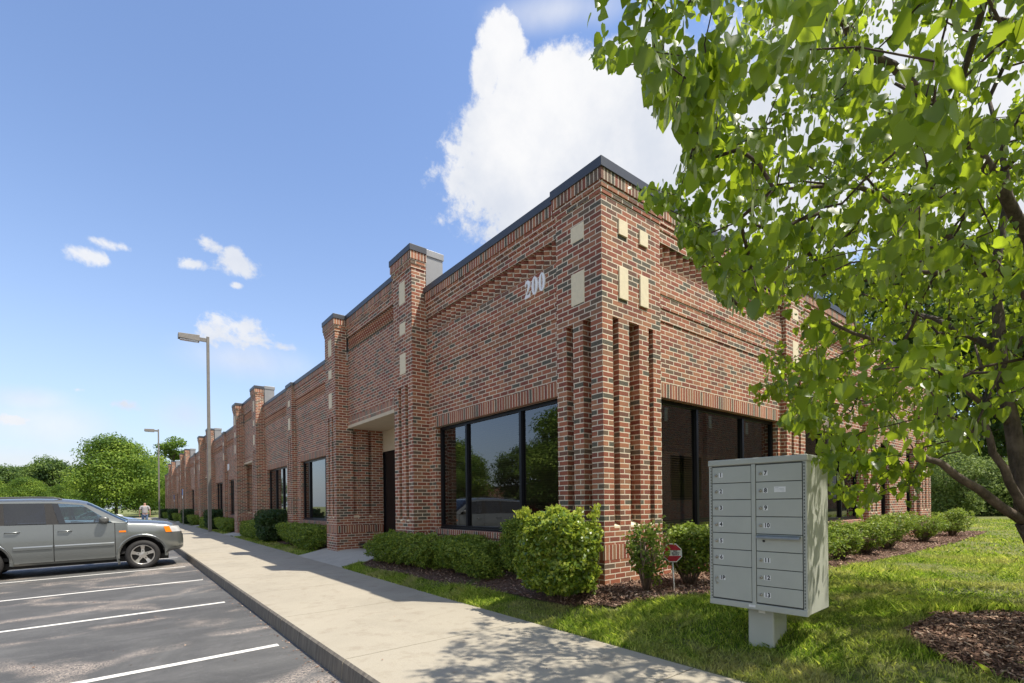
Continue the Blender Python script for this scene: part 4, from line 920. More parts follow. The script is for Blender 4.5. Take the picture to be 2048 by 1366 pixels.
    q = [(0, 1, 2, 10), (10, 2, 3, 11), (11, 3, 4, 5), (0, 10, 7, 6), (10, 11, 8, 7), (11, 5, 9, 8)]
    F = np.stack([np.stack([b0+i for i in f], 1) for f in q], 1).reshape(-1, 4); r = np.repeat(np.clip(g.normal(.45, .32, n), 0, 1), 6)
    fast('crown', V, F, L_RED, t, r, smooth=True)
    # pods
    C = np.array(pods); k = crown_ok(C+np.array([0, 0, -.08])) & (np.linalg.norm(C-np.array(CAM), axis=1) > 1.1); C = C[k]; n = len(C)
    Td = unit(np.array([0, 0, -1.])+g.normal(0, .16, (n, 3))); L = g.uniform(.06, .10, n); N = unit(np.cross(Td, g.normal(size=(n, 3)))); B = np.cross(N, Td); w = .0075
    ctr = C+Td*.02
    V = np.stack([ctr, ctr+Td*(L*.25)[:, None]+B*w, ctr+Td*(L*.8)[:, None]+B*w, ctr+Td*L[:, None], ctr+Td*(L*.8)[:, None]-B*w, ctr+Td*(L*.25)[:, None]-B*w], 1).reshape(-1, 3)-org
    b0 = np.arange(n)*6; F = np.concatenate([np.stack([b0, b0+1, b0+2, b0+5], 1), np.stack([b0+5, b0+2, b0+3, b0+4], 1)])
    fast('seed_pods', V, F, L_POD, t, g.random(2*n))
redbud()
# ------------------------------------------------------------------ background trees
def make_tree(name, label, loc, h, w, mat, seed, n=9000, leaf=.32, group=None, trunk=.18, base=.18, clumps=46, cat='tree', shape='round'):
    g = np.random.default_rng(seed); t = thing(name, label, cat, loc, 0, group); H = h*(1-base)
    mb = MB(); mb.tube([(0, 0, -.2), (.05*w*.1, 0, h*.3), (0, .03*w, h*.62), (.02*w, 0, h*.88)], [trunk, trunk*.8, trunk*.45, trunk*.1], 8)
    cc = []; rr = []
    for i in range(clumps):
        f = g.random()**.8; zc = base+(1-base)*(.08+.86*f); prof = math.sin(math.pi*min(.98, max(.05, (f*.86+.14))))**.6 if shape == 'round' else (1-f)**.7+.12
        a = g.uniform(0, 6.28); q = g.uniform(.35, 1)**.6*w*.42*prof; c = np.array([math.cos(a)*q, math.sin(a)*q, zc*h]); cc.append(c); rr.append(w*g.uniform(.10, .19))
        if i % 3 == 0: s = np.array([0, 0, max(.15, zc-.22)*h]); mb.tube([s, (s+c)/2+np.array([0, 0, .03*h]), c], [trunk*.32, trunk*.2, trunk*.06], 5)
    mb.build('trunk', BARK, t)
    cc = np.array(cc); rr = np.array(rr); i = g.integers(0, clumps, n); d = unit(g.normal(size=(n, 3))); d[:, 2] = np.abs(d[:, 2])*g.choice([1, 1, -0.6], n); q = g.uniform(.55, 1.08, n)
    C = cc[i]+d*(rr[i]*q)[:, None]*np.array([1.15, 1.15, .75]); N = unit(d+g.normal(0, .5, (n, 3))+np.array([0, 0, .3])); T = unit(np.cross(N, g.normal(size=(n, 3)))); L = leaf*g.uniform(.6, 1.35, n)
    V, F = leaf_quads(C, N, T, L, L*.7); tone = g.normal(0, .22, clumps)
    fast('crown', V, F, mat, t, np.clip(g.normal(.45, .2, n)+tone[i], 0, 1)); return t
def ray_xy(px, d):
    v = _F2+_R3*((px-1024)/FPX); return CAM.x+v.x*d, CAM.y+v.y*d
TV = [make_tree('tree', 'large bright maple beyond the far end of the parking lot', (*ray_xy(232, 84), -.62), 13.2, 14.5, L_TREE, 41, 26000, .34, None, .28, .05, 90),
      make_tree('tree', 'dark green oak in the woods at far left', (*ray_xy(105, 112), -.62), 13.0, 13, L_WOOD, 42, 14000, .42, 'trees beyond the far end of the lot', .3, .08, 70),
      make_tree('tree', 'tall thin-crowned tree showing above the far end of the building', (*ray_xy(348, 104), -.62), 16.0, 9, L_TREE, 43, 6000, .42, 'trees beyond the far end of the lot', .22, .35, 26)]
def cp(src, px, d, s, label, group='trees beyond the far end of the lot', z=-.62, rz=0, cat=None):
    c = copy_tree(src); x, y = ray_xy(px, d); c.location = (x, y, z); c.scale = (s, s, s); c.rotation_euler = (0, 0, rz); c['label'] = label
    if group: c['group'] = group
    return c
for i, (src, px, d, s, lab) in enumerate([(0, 292, 92, .78, 'bright green tree just right of the big maple, behind its shoulder'), (1, 288, 118, 1.02, 'dark tree showing over the right shoulder of the big maple'), (1, 60, 128, 1.0, 'wooded tree above the roof rear of the grey vehicle'),
        (1, 12, 118, .92, 'tree at the left picture edge above the grey vehicle'), (1, 170, 120, .90, 'dark tree behind the left side of the big maple'), (0, 55, 100, .58, 'low light-green tree above the roof rack of the grey vehicle'), (0, -25, 104, .62, 'light-green tree cut off by the left picture edge'),
        (1, -60, 120, .95, 'dark tree outside the left end of the tree line'), (0, 320, 100, .66, 'low light-green tree at the end of the brick front'), (1, 335, 130, .92, 'tree in the gap between the maple and the building end'), (0, 128, 108, .50, 'low rounded tree left of the big maple'), (1, 395, 150, 1.05, 'tree tops just above the far roofline')]):
    cp(TV[src], px, d, s, lab, rz=i*1.3)
# trees across the lot (seen mirrored in the windows)
for i in range(9):
    c = copy_tree(TV[i % 2]); c.location = (-44-3*(i % 3), -8+14*i, -.62); c.rotation_euler = (0, 0, i*.9); sc_ = (1.0, 1.15, .9)[i % 3]; c.scale = (sc_,)*3
    c['label'] = 'tall tree across the lot, %s from the near end, mirrored in west windows' % ('first', 'second', 'third', 'fourth', 'fifth', 'sixth', 'seventh', 'eighth', 'ninth')[i]; c['group'] = 'trees across the parking lot'
for i in range(5):
    c = copy_tree(TV[1]); c.location = (2+11*i, -38-2*(i % 2), 0); c.rotation_euler = (0, 0, i*1.7); c.scale = (1.1,)*3
    c['label'] = 'tree behind the southern office, %s from its near end' % ('first', 'second', 'third', 'fourth', 'fifth')[i]; c['group'] = 'trees south of the lawn'
# woods to the right
WT = make_tree('tree', 'tall dark woodland tree right of the building', (*ray_xy(1720, 36), .1), 18, 11, L_WOOD, 51, 17000, .27, 'tall woodland trees right of the building', .25, .12, 70)
for i, (px, d, s, lab) in enumerate([(1865, 34, 1.05, 'tall dark woodland tree behind the far brick corner'), (1990, 37, 1.15, 'tall woodland tree above the lawn at right'), (2110, 33, 1.1, 'woodland tree at the right picture edge'), (1800, 48, 1.0, 'farther woodland tree between the roofline and the trunk'), (1930, 50, 1.2, 'farther woodland tree over the lawn'), (2250, 36, 1.1, 'woodland tree beyond the right picture edge'), (1640, 58, .95, 'distant woodland tree over the roof of the south wall')]):
    cp(WT, px, d, s, lab, 'tall woodland trees right of the building', .15, i*1.1)
def wild(px, d, w, h, seed, lab):
    x, y = ray_xy(px, d); t = thing('bush', lab, 'bush', (x, y, g1(x, y)-.05), 0, 'wild bushes at the edge of the woods')
    bush('foliage', L_WILD, (0, 0, h*.5), (w, w, h), 15000, .11, t, seed, .15, .5, .3, 60, .2); mb = MB(); stems(mb, (0, 0, 0), None, w*.4, h*.8, 12, .03, np.random.default_rng(seed)); mb.build('stems', TWIG, t)
for i, a in enumerate([(1900, 25, 3.4, 3.4, 61, 'wild pale bush just right of the far brick corner'), (1960, 27, 4.2, 3.0, 62, 'wide wild bush under the low branch of the tree'), (2030, 26, 3.6, 2.7, 63, 'wild bush left of the tree trunk at the lawn edge'), (2100, 25, 4, 3.2, 64, 'wild bush behind the tree trunk'), (1875, 31, 4.5, 4.6, 65, 'taller wild bush behind the pale one at the far corner'), (2180, 27, 4, 3.5, 66, 'wild bush right of the picture edge')]): wild(*a)
# ------------------------------------------------------------------ neighbouring offices (mirrored in the glass)
def neighbour(label, org, rz, L, sz=1.0):
    t = thing('brick_building', label, 'building', org, rz, None); t.scale = (1, 1, sz)
    mb = MB(); mb.box(0, L, 0, 10, -.3, 4.9)
    for k in range(int(L/4.7)+1): mb.box(k*4.7-.4, k*4.7+.4, -.25, .3, -.3, 5.5 if k % 3 == 0 else 5.0)
    mb.build('wall', BN, t); mb = MB(); mb.box(-.1, L+.1, -.1, 10.1, 4.91, 5.03); mb.build('coping', COPING, t)
    for k in range(int(L/4.7)):
        mb = MB(); mb.box(k*4.7+.7, k*4.7+4.0, -.04, -.01, .7, 2.4); f = mb.build('window', FRAME, t)
        mb = MB(); mb.face([(k*4.7+.8, -.05, .8), (k*4.7+3.9, -.05, .8), (k*4.7+3.9, -.05, 2.3), (k*4.7+.8, -.05, 2.3)]); mb.build('pane', CARTINT, f, recalc=False)
        mb = MB(); mb.box(k*4.7-.14, k*4.7+.14, -.28, -.24, 3.6, 4.1); mb.build('stone_block', STONE, t)
neighbour('brick office across the parking lot, seen mirrored in the big west window', (-52, 20, -.6), R(90), 85)
neighbour('brick office south of the lawn, seen mirrored in the south windows', (62, -12.5, .1), R(180), 54, 1.55)

# ------------------------------------------------------------------ vehicles
def paint_mat(name, col, metal=.55, rough=.3):
    t = NT(name); p = t.obj(); n = t.noise(p, 900, 2, .5)
    c = t.mix(.25, col, t.ramp(n, [(.35, tuple(x*.7 for x in col)), (.65, tuple(min(1, x*1.4) for x in col))]))
    return t.done(t.bsdf(c, rough, metal, None, **{'Coat Weight': .8, 'Coat Roughness': .06}))
P_SUV = paint_mat('grey_green_metallic_paint', (.22, .235, .23), .66, .30); P_SED = paint_mat('silver_blue_paint', (.40, .47, .62)); P_WHT = paint_mat('white_car_paint', (.8, .8, .8), .0, .3); P_RED = paint_mat('dark_red_car_paint', (.25, .02, .03), .3, .3)
CLADG = simple('car_trim_plastic', (.085, .09, .09), .5); AMBER = simple('amber_lens', (.85, .22, .01), .15); LENS = simple('clear_lens', (.75, .76, .76), .08, .35); REDL = simple('red_lens', (.45, .01, .01), .15); SEAT = simple('car_seat', (.12, .12, .12), .8); RIM = simple('alloy_rim', (.52, .50, .47), .32, .75)
def make_car(name, label, cat, loc, rz, D, paint, group=None, pitch=0.0):
    root = thing(name, label, cat, loc, rz, group); root.rotation_euler = (0, pitch, rz)
    iz = lambda key, s: float(np.interp(s, *D[key])); W2 = D['w2']; wc = D['wheels']; Ra = D['arch']; rw = D['wr']
    def zlow(s):
        z = iz('low', s)
        for c in wc:
            if abs(s-c) < Ra: z = max(z, rw+math.sqrt(Ra*Ra-(s-c)**2)*.98)
        return z
    def sec(s):
        w = iz('w', s); zt = iz('top', s); zl = zlow(s); zs = min(iz('belt', s), zt-.10); tum = D['tumble']
        wr = w-.035-max(0, zt-.07-zs)*tum-.02
        zz = [zl, max(zl+.02, .46), max(zl+.04, .70), max(zl+.06, .92)]; ww = [w-.05, w-.012, w, w-.002]
        zz = [min(z, zs-.02*(4-i)) for i, z in enumerate(zz)]
        pts = list(zip(ww, zz))+[(w-.035, zs), (wr, max(zs+.03, zt-.07)), (wr-.10, max(zs+.05, zt-.018)), (wr*.5, zt+.004), (0, zt+.012)]
        return pts
    def ysurf(s, z):
        p = sec(s); return float(np.interp(z, [q[1] for q in p[:6]], [q[0] for q in p[:6]]))
    def P(s, y, z, side): return (-s, W2+side*y*(-1), z)   # side=+1 near (towards low y)
    Lc = D['len']; st = set(np.linspace(0, Lc, 64))
    for c in wc:
        for q in np.linspace(-1, 1, 25): st.add(float(c+Ra*math.sin(q*math.pi/2)*.999))
    for v in (D['ws'][0], D['ws'][1], D['rg'][0], D['rg'][1], .03, .08, .14, .2): st.add(v)
    st = sorted(st); mb = MB(); a, b = D['ws']; c, d = D['rg']
    for side in (1, -1):
        rows = [[mb.bm.verts.new(P(s, y, z, side)) for y, z in sec(s)] for s in st]
        for i in range(len(st)-1):
            m = (st[i]+st[i+1])/2
            for k in range(8):
                if k == 4 and a < m < d: continue
                if k >= 5 and (a < m < b or c < m < d): continue
                f = mb.bm.faces.new((rows[i][k], rows[i+1][k], rows[i+1][k+1], rows[i][k+1])); f.smooth = True
        for r in (rows[0], rows[-1]):
            mid = [v for v in r]; bot = mb.bm.verts.new((r[0].co.x, W2, r[0].co.z)); mb.bm.faces.new(mid+[bot])
        # inward sill lip
        for i in range(len(st)-1):
            u0, u1 = rows[i][0], rows[i+1][0]; q0 = mb.bm.verts.new((u0.co.x, u0.co.y+side*.12, u0.co.z)); q1 = mb.bm.verts.new((u1.co.x, u1.co.y+side*.12, u1.co.z)); mb.bm.faces.new((u0, u1, q1, q0))
    bmesh.ops.remove_doubles(mb.bm, verts=mb.bm.verts[:], dist=1e-5)
    body = mb.build('body', paint, root)
    def patch(mbx, sb, stp, zb, zt, side, off, nu=10, nv=6, inset=True):
        """sb,stp: (s0,s1) along bottom/top ; zb,zt: functions or floats"""
        g = []
        for j in range(nv+1):
            v = j/nv; row = []
            for i in range(nu+1):
                u = i/nu; s0 = sb[0]+(sb[1]-sb[0])*u; s1 = stp[0]+(stp[1]-stp[0])*u; s = s0+(s1-s0)*v
                z0 = zb(s0) if callable(zb) else zb; z1 = zt(s1) if callable(zt) else zt; z = z0+(z1-z0)*v
                row.append(mbx.bm.verts.new(P(s, ysurf(s, z)+off, z, side)))
            g.append(row)
        for j in range(nv):
            for i in range(nu):
                f = mbx.bm.faces.new((g[j][i], g[j][i+1], g[j+1][i+1], g[j+1][i])); f.smooth = True; f.material_index = mbx.mi
    belt = lambda s: iz('belt', s)+.012; head = lambda s: iz('top', s)-.125; gl_top = D['glass_top']
    for side in (1, -1):
        for i, (sb, stp, mat) in enumerate(D['glass']):
            mb = MB(); patch(mb, sb, stp, belt, gl_top, side, -.004, 12, 8); mb.build('side_window', mat, root, recalc=False)
        # pillars and header
        mb = MB()
        (fb, ft) = D['glass'][0][0][0], D['glass'][0][1][0]
        n = 12; prev = None
        for q in range(n+1):
            v = q/n; s0 = a+(b-a)*v; p5 = sec(s0)[5]; A = P(s0, p5[0], p5[1], side); z0, z1 = belt(fb), gl_top(ft); sr = fb+(ft-fb)*v; zr = z0+(z1-z0)*v; B_ = P(sr, ysurf(sr, zr), zr, side)
            if prev: mb.face([prev[0], prev[1], B_, A])
            prev = (A, B_)
        gl = D['glass']
        for g0, g1_ in zip(gl, gl[1:]):
            mb2 = MB(); patch(mb2, (g0[0][1], g1_[0][0]), (g0[1][1], g1_[1][0]), lambda s: belt(s)-.02, gl_top, side, -.001, 2, 6)
            mb2.build('pillar', BLACK, root, recalc=False)
        patch(mb, (gl[-1][0][1], d), (gl[-1][1][1], c+.02), lambda s: min(belt(s)-.02, iz('top', s)-.07), lambda s: min(gl_top(s), iz('top', s)-.07), side, -.001, 6, 6)
        patch(mb, (ft, c+.03), (b, c+.0), gl_top, lambda s: iz('top', s)-.069, side, 0, 24, 1)
        mb.build('roof_frame', D.get('pillar', paint), root, recalc=False)
    def top_patch(s0, s1, nm, shrink=.0):
        mb = MB(); g = []
        for i in range(13):
            s = s0+(s1-s0)*i/12; p = sec(s); ys = [q[0] for q in p[5:]][::-1]; zs = [q[1] for q in p[5:]][::-1]; ye = p[5][0]-.0; row = []
            for j in range(-8, 9):
                y = ye*j/8; row.append(mb.bm.verts.new((-s, W2+y, float(np.interp(abs(y), ys, zs))-.003)))
            g.append(row)
        for i in range(12):
            for j in range(16): f = mb.bm.faces.new((g[i][j], g[i][j+1], g[i+1][j+1], g[i+1][j])); f.smooth = True
        mb.build(nm, CARGLASS, root, recalc=False)
    top_patch(a, b, 'windscreen'); top_patch(c, d, 'rear_window')
    # doors, handles, mouldings
    for side in (1, -1):
        for nm, s0, s1, arch in D['doors']:
            mb = MB()
            rowsz = np.linspace(iz('low', 2.2)+.055, 1, 9)
            zt_ = lambda s: iz('belt', s)-.006
            g = []
            for j in range(10):
                v = j/9; row = []
                zr = iz('low', 2.2)+.055+(iz('belt', (s0+s1)/2)-.006-(iz('low', 2.2)+.055))*v
                e1 = s1
                if arch and zr < rw+Ra+.06: e1 = min(s1, arch-math.sqrt(max(0, (Ra+.06)**2-(zr-rw)**2)))
                for i in range(9):
                    s = s0+.006+(e1-.006-s0-.006)*i/8; row.append(mb.bm.verts.new(P(s, ysurf(s, zr)+.007, zr, side)))
                g.append(row)
            for j in range(9):
                for i in range(8): f = mb.bm.faces.new((g[j][i], g[j][i+1], g[j+1][i+1], g[j+1][i])); f.smooth = True
            dr = mb.build('door', paint, root)
            mb = MB()
            for sg_ in (s0, s1):
                if sg_ == s1 and arch: continue
                patch(mb, (sg_-.007, sg_+.007), (sg_-.007, sg_+.007), iz('low', 2.2)+.05, lambda q: iz('belt', q)-.004, side, .0085, 1, 10)
            patch(mb, (s0+.01, s1-.3 if arch else s1-.01), (s0+.01, s1-.3 if arch else s1-.01), iz('low', 2.2)+.045, iz('low', 2.2)+.057, side, .0085, 6, 1)
            mb.build('door_gap', BLACK, dr, recalc=False)
            sh = s1-.20; zh = iz('belt', sh)-.17; mb = MB(); yo = ysurf(sh, zh)
            mb.tube([P(sh+.12, yo+.008, zh, side), P(sh+.10, yo+.045, zh+.004, side), P(sh-.08, yo+.048, zh+.006, side), P(sh-.13, yo+.01, zh+.003, side)], [.012, .016, .017, .012], 8); mb.build('door_handle', paint, dr)
            if D.get('mould'):
                mb = MB(); e1 = s1-.02 if not arch else arch-Ra-.07; zz = D['mould']
                for q in range(6):
                    sa, sb_ = s0+.02+(e1-s0-.02)*q/6, s0+.02+(e1-s0-.02)*(q+1)/6
                    pa = [P(sa, ysurf(sa, zz)+o_, zz+h_, side) for o_, h_ in ((.006, -.045), (.026, -.035), (.028, .02), (.006, .045))]; pb = [P(sb_, ysurf(sb_, zz)+o_, zz+h_, side) for o_, h_ in ((.006, -.045), (.026, -.035), (.028, .02), (.006, .045))]
                    for k in range(3): mb.face([pa[k], pb[k], pb[k+1], pa[k+1]])
                mb.build('side_moulding', paint, dr)
        # wheel arch flare
        for cw in wc:
            mb = MB(); prev = None
            for q in range(25):
                an = math.pi*(-.04+1.08*q/24); pr = []
                for rr, oo in ((Ra-.005, -.02), (Ra-.003, .018), (Ra+.045, .016), (Ra+.065, .0)):
                    s = cw-rr*math.cos(an); z = max(rw+rr*math.sin(an), .30); pr.append(P(s, ysurf(min(max(s, 0), Lc), z)+oo, z, side))
                if prev:
                    for k in range(3): f = mb.face([prev[k], pr[k], pr[k+1], prev[k+1]]); f.smooth = True
                prev = pr
            mb.build('arch_flare', paint, root)
            mb = MB(); yb = iz('w', cw)
            for q in range(16):
                a0, a1 = math.pi*q/16, math.pi*(q+1)/16; f_ = lambda an, y: P(cw-(Ra-.012)*math.cos(an), y, rw+(Ra-.012)*math.sin(an), side)
                mb.face([f_(a0, yb-.03), f_(a1, yb-.03), f_(a1, yb-.42), f_(a0, yb-.42)])
            mb.face([P(cw-(Ra-.02)*math.cos(math.pi*q/16), yb-.42, rw+(Ra-.02)*math.sin(math.pi*q/16), side) for q in range(17)]); mb.build('wheel_well', BLACK, root)
            # wheel
            wh = bpy.data.objects.new('wheel', None); COL.objects.link(wh); wh.parent = root; wh.location = P(cw, iz('w', cw)-.015, rw, side)
            k_ = side; R_ = rw
            mb = MB(); tw = D.get('tyre', .23)
            mb.lathe([(R_*.68, .0), (R_*.70, -.012), (R_*.86, -.016), (R_*.96, .006), (R_*.995, .03), (R_, .06), (R_, tw-.06), (R_*.97, tw-.01), (R_*.7, tw)] if k_ > 0 else [(R_*.68, .0), (R_*.70, .012), (R_*.86, .016), (R_*.96, -.006), (R_*.995, -.03), (R_, -.06), (R_, -tw+.06), (R_*.97, -tw+.01), (R_*.7, -tw)], (0, 0, 0), 'y', 40); mb.build('tyre', BLACK, wh)
            mb = MB(); sg = k_
            mb.lathe([(R_*.69, .004*sg), (R_*.67, -.006*sg), (R_*.635, -.004*sg), (R_*.61, .02*sg), (R_*.60, .12*sg)], (0, 0, 0), 'y', 40)
            mb.lathe([(0.001, .012*sg), (R_*.15, .010*sg), (R_*.20, .02*sg), (R_*.20, .06*sg)], (0, 0, 0), 'y', 20)
            for q in range(5):
                an = 2*math.pi*q/5+math.pi/2; ca, sa_ = math.cos(an), math.sin(an); po = []
                for r_, w_, y_ in ((R_*.14, R_*.115, .012), (R_*.38, R_*.085, .018), (R_*.64, R_*.13, .000)): po.append((r_, w_, y_))
                for (r0, w0, y0), (r1, w1, y1) in zip(po, po[1:]):
                    q4 = [(r0*ca-w0*sa_, y0*sg, r0*sa_+w0*ca), (r0*ca+w0*sa_, y0*sg, r0*sa_-w0*ca), (r1*ca+w1*sa_, y1*sg, r1*sa_-w1*ca), (r1*ca-w1*sa_, y1*sg, r1*sa_+w1*ca)]; q5 = [(x, y+.045*sg, z) for x, y, z in q4]
                    mb.hull(q4+q5, [(0, 1, 2, 3), (7, 6, 5, 4), (0, 4, 5, 1), (1, 5, 6, 2), (2, 6, 7, 3), (3, 7, 4, 0)])
            mb.build('rim', RIM, wh)
            mb = MB(); mb.lathe([(.001, .07*sg), (R_*.60, .07*sg)], (0, 0, 0), 'y', 24)
            for q in range(5):
                an = 2*math.pi*q/5+math.pi/2+.63*0; mb.lathe([(.001, .006*sg), (.012, .008*sg), (.012, .02*sg)], (R_*.27*math.cos(an), 0, R_*.27*math.sin(an)), 'y', 8)
            mb.build('brake_disc', BLACK, wh)
        # mirror
        ms, mz = D['mirror']; yo = ysurf(ms, mz); mb = MB(); prof = [(-.095, .0, -.06), (-.10, .0, .05), (-.05, 0, .085), (.06, 0, .08), (.095, 0, .03), (.085, 0, -.05), (.02, 0, -.085)]
        rings = []
        for yy, sc_ in ((yo+.02, .25), (yo+.055, .55), (yo+.09, .96), (yo+.17, 1.0), (yo+.215, .86), (yo+.23, .45)): rings.append([mb.bm.verts.new(P(ms-x*sc_, yy, mz+z*sc_, side)) for x, _, z in prof])
        for r0, r1 in zip(rings, rings[1:]):
            for q in range(7): f = mb.bm.faces.new((r0[q], r0[(q+1) % 7], r1[(q+1) % 7], r1[q])); f.smooth = True
        mb.bm.faces.new(rings[-1]); mb.bm.faces.new(rings[0]); mb.build('wing_mirror', D.get('mirmat', paint), root)
        # lamps
        h = D['head']
        mb = MB(); patch(mb, h[0], h[1], h[2], h[3], side, .009, 8, 5); mb.build('headlight', LENS, root)
        mb = MB(); patch(mb, h[4], h[5], h[2], h[3], side, .010, 5, 5); mb.build('turn_signal', AMBER, root)
        if D.get('marker'):
            m0, m1, mz = D['marker']; mb = MB(); patch(mb, (m0, m1), (m0, m1), mz-.022, mz+.022, side, .012, 3, 2); mb.build('side_marker', AMBER, root)
        mb = MB(); patch(mb, (Lc-.22, Lc-.03), (Lc-.20, Lc-.05), D['tail'][0], D['tail'][1], side, .01, 4, 4); mb.build('tail_light', REDL, root)
        mb = MB(); patch(mb, (.02, .40), (.02, .42), lambda s: zlow(s)+.005, lambda s: zlow(s)+.075, side, .014, 8, 2); mb.build('bumper_trim', CLADG, root)
        mb = MB()
        sx = wc[0]+Ra+.03; mb.hull([P(sx-.05, iz('w', sx)-.10, .17, side), P(sx-.02, iz('w', sx)-.02, .17, side), P(sx+.02, iz('w', sx)-.02, .42, side), P(sx+.0, iz('w', sx)-.10, .42, side), P(sx-.03, iz('w', sx)-.10, .17, side), P(sx-.0, iz('w', sx)-.01, .17, side), P(sx+.05, iz('w', sx)-.01, .42, side), P(sx+.03, iz('w', sx)-.10, .42, side)], [(0, 1, 2, 3), (7, 6, 5, 4), (0, 4, 5, 1), (1, 5, 6, 2), (2, 6, 7, 3), (3, 7, 4, 0)])
        if D.get('flap'): mb.build('mud_flap', CLADG, root)
        else: mb.bm.free()
        if D.get('rails'):
            r0, r1 = D['rails']; mb = MB(); pts = []
            for q in range(15):
                s = r0+(r1-r0)*q/14; p = sec(s)[6]; pts.append(P(s, p[0]-.02, p[1]+(.052 if 0 < q < 14 else .0), side))
            mb.tube(pts, .016, 6); mb.build('roof_rail', CLADG, root)
    # inside and underneath
    mb = MB(); mb.box(-Lc+.35, -.35, .25, 2*W2-.25, .22, .36); mb.box(-Lc+.3, -1.1, .14, 2*W2-.14, .42, .50); mb.box(-1.5, -1.25, .2, 2*W2-.2, .5, iz('belt', 1.4)-.08); mb.build('underbody', BLACK, root)
    for yy in (W2-.38, W2+.38):
        for s0 in D['seats']:
            mb = MB(); zf = D.get('seatz', .62); mb.box(-s0-.25, -s0+.25, yy-.25, yy+.25, zf-.12, zf+.04); mb.hull([(-s0-.22, yy-.24, zf), (-s0-.22, yy+.24, zf), (-s0-.10, yy+.24, zf), (-s0-.10, yy-.24, zf), (-s0-.36, yy-.2, zf+.58), (-s0-.36, yy+.2, zf+.58), (-s0-.28, yy+.2, zf+.58), (-s0-.28, yy-.2, zf+.58)], [(0, 1, 2, 3), (7, 6, 5, 4), (0, 4, 5, 1), (1, 5, 6, 2), (2, 6, 7, 3), (3, 7, 4, 0)])
            mb.box(-s0-.40, -s0-.31, yy-.12, yy+.12, zf+.62, zf+.80); mb.build('car_seat', SEAT, root, .03)
    s0 = D['seats'][0]; mb = MB(); ctr = Vector((-s0+.42, W2+.38, D.get('seatz', .62)+.42)); pts = [ctr+Vector((.06*math.sin(t), .18*math.cos(t), .17*math.sin(t))) for t in np.linspace(0, 6.283, 17)]; mb.tube(pts, .014, 6, False); mb.build('steering_wheel', BLACK, root)
    # front face: grille, plate-free bumper
    mb = MB(); zg = iz('top', .03)-.06; mb.box(-.06, .012, W2-.42, W2+.42, zg-.16, zg-.02); mb.build('grille', CLADG, root)
    return root
SUVD = dict(len=5.0, w2=.985, wheels=(.91, 3.83), arch=.475, wr=.373, tumble=.26, flap=True,
    top=([0, .03, .08, .16, .30, .50, .80, 1.18, 1.30, 1.95, 2.15, 2.45, 3.0, 3.6, 4.3, 4.70, 4.82, 4.96, 5.0], [.84, .93, 1.02, 1.12, 1.185, 1.215, 1.25, 1.275, 1.335, 1.755, 1.81, 1.845, 1.86, 1.855, 1.825, 1.79, 1.70, 1.27, 1.10]),
    belt=([0, 1.3, 3.5, 5.0], [1.17, 1.215, 1.25, 1.27]), low=([0, .12, .35, .43, 1.39, 3.3, 4.32, 5.0], [.50, .45, .42, .32, .30, .30, .36, .48]),
    w=([0, .04, .12, .30, .6, 1.2, 3.8, 4.6, 4.9, 5.0], [.62, .74, .84, .915, .955, .975, .975, .955, .91, .86]),
    ws=(1.20, 1.98), rg=(4.78, 4.97), glass_top=lambda s: float(np.interp(s, [1.95, 2.1, 2.6, 3.5, 4.4], [1.665, 1.69, 1.742, 1.752, 1.72])),
    glass=[((1.50, 2.50), (2.07, 2.63), CARGLASS), ((2.72, 3.42), (2.76, 3.45), CARTINT), ((3.52, 4.62), (3.54, 4.50), CARTINT)], pillar=None,
    doors=[('front', 1.46, 2.60, None), ('rear', 2.60, 3.50, 3.83)], mould=.70, mirror=(1.66, 1.305), mirmat=None,
    head=((.035, .27), (.12, .33), .93, 1.085, (.27, .41), (.33, .45)), marker=(1.24, 1.38, 1.0), tail=(.85, 1.25), rails=(2.45, 4.5), seats=(2.35, 3.15), seatz=.72, tyre=.24)
SUVD['pillar'] = P_SUV; SUVD['mirmat'] = simple('dark_grey_mirror_paint', (.13, .135, .13), .35, .3)
make_car('parked_suv', 'grey-green metallic sport utility vehicle parked nose-in to the kerb', 'suv', (-3.42, 11.78, roadz(-4.35)-.006), 0, SUVD, P_SUV, None, -.016)
SEDD = dict(len=4.70, w2=.90, wheels=(.92, 3.62), arch=.37, wr=.32, tumble=.42,
    top=([0, .04, .12, .35, .8, 1.25, 1.40, 2.05, 2.4, 3.0, 3.35, 4.05, 4.45, 4.6, 4.70], [.62, .70, .76, .84, .93, .995, 1.05, 1.38, 1.43, 1.43, 1.38, 1.10, 1.06, 1.0, .85]),
    belt=([0, 1.3, 3.5, 4.7], [.80, .90, .96, .98]), low=([0, .3, .55, 1.3, 3.2, 4.1, 4.7], [.30, .22, .22, .20, .20, .24, .38]),
    w=([0, .06, .2, .5, 1.2, 3.6, 4.4, 4.7], [.52, .68, .80, .87, .89, .89, .85, .70]), ws=(1.27, 2.08), rg=(3.38, 4.02), glass_top=lambda s: float(np.interp(s, [1.9, 2.3, 3.0, 3.5], [1.27, 1.325, 1.32, 1.24])),
    glass=[((1.62, 2.55), (2.15, 2.62), CARGLASS), ((2.63, 3.45), (2.68, 3.25), CARGLASS)], pillar=None, doors=[('front', 1.5, 2.58, None), ('rear', 2.58, 3.4, 3.62)], mirror=(1.75, .99), head=((.03, .3), (.08, .38), .58, .70, (.3, .42), (.38, .46)), tail=(.68, .86), seats=(2.3, 3.1), seatz=.42, tyre=.21)
d_ = dict(SEDD); d_['pillar'] = P_SED
make_car('parked_car', 'silver-blue car parked beyond the grey vehicle, its hood showing past it', 'car', (-3.62, 20.55, roadz(-4.5)+.0), 0, d_, P_SED, 'cars parked along the kerb', -.02).scale = (1, 1, 1.27)
d_ = dict(SEDD); d_['pillar'] = P_WHT
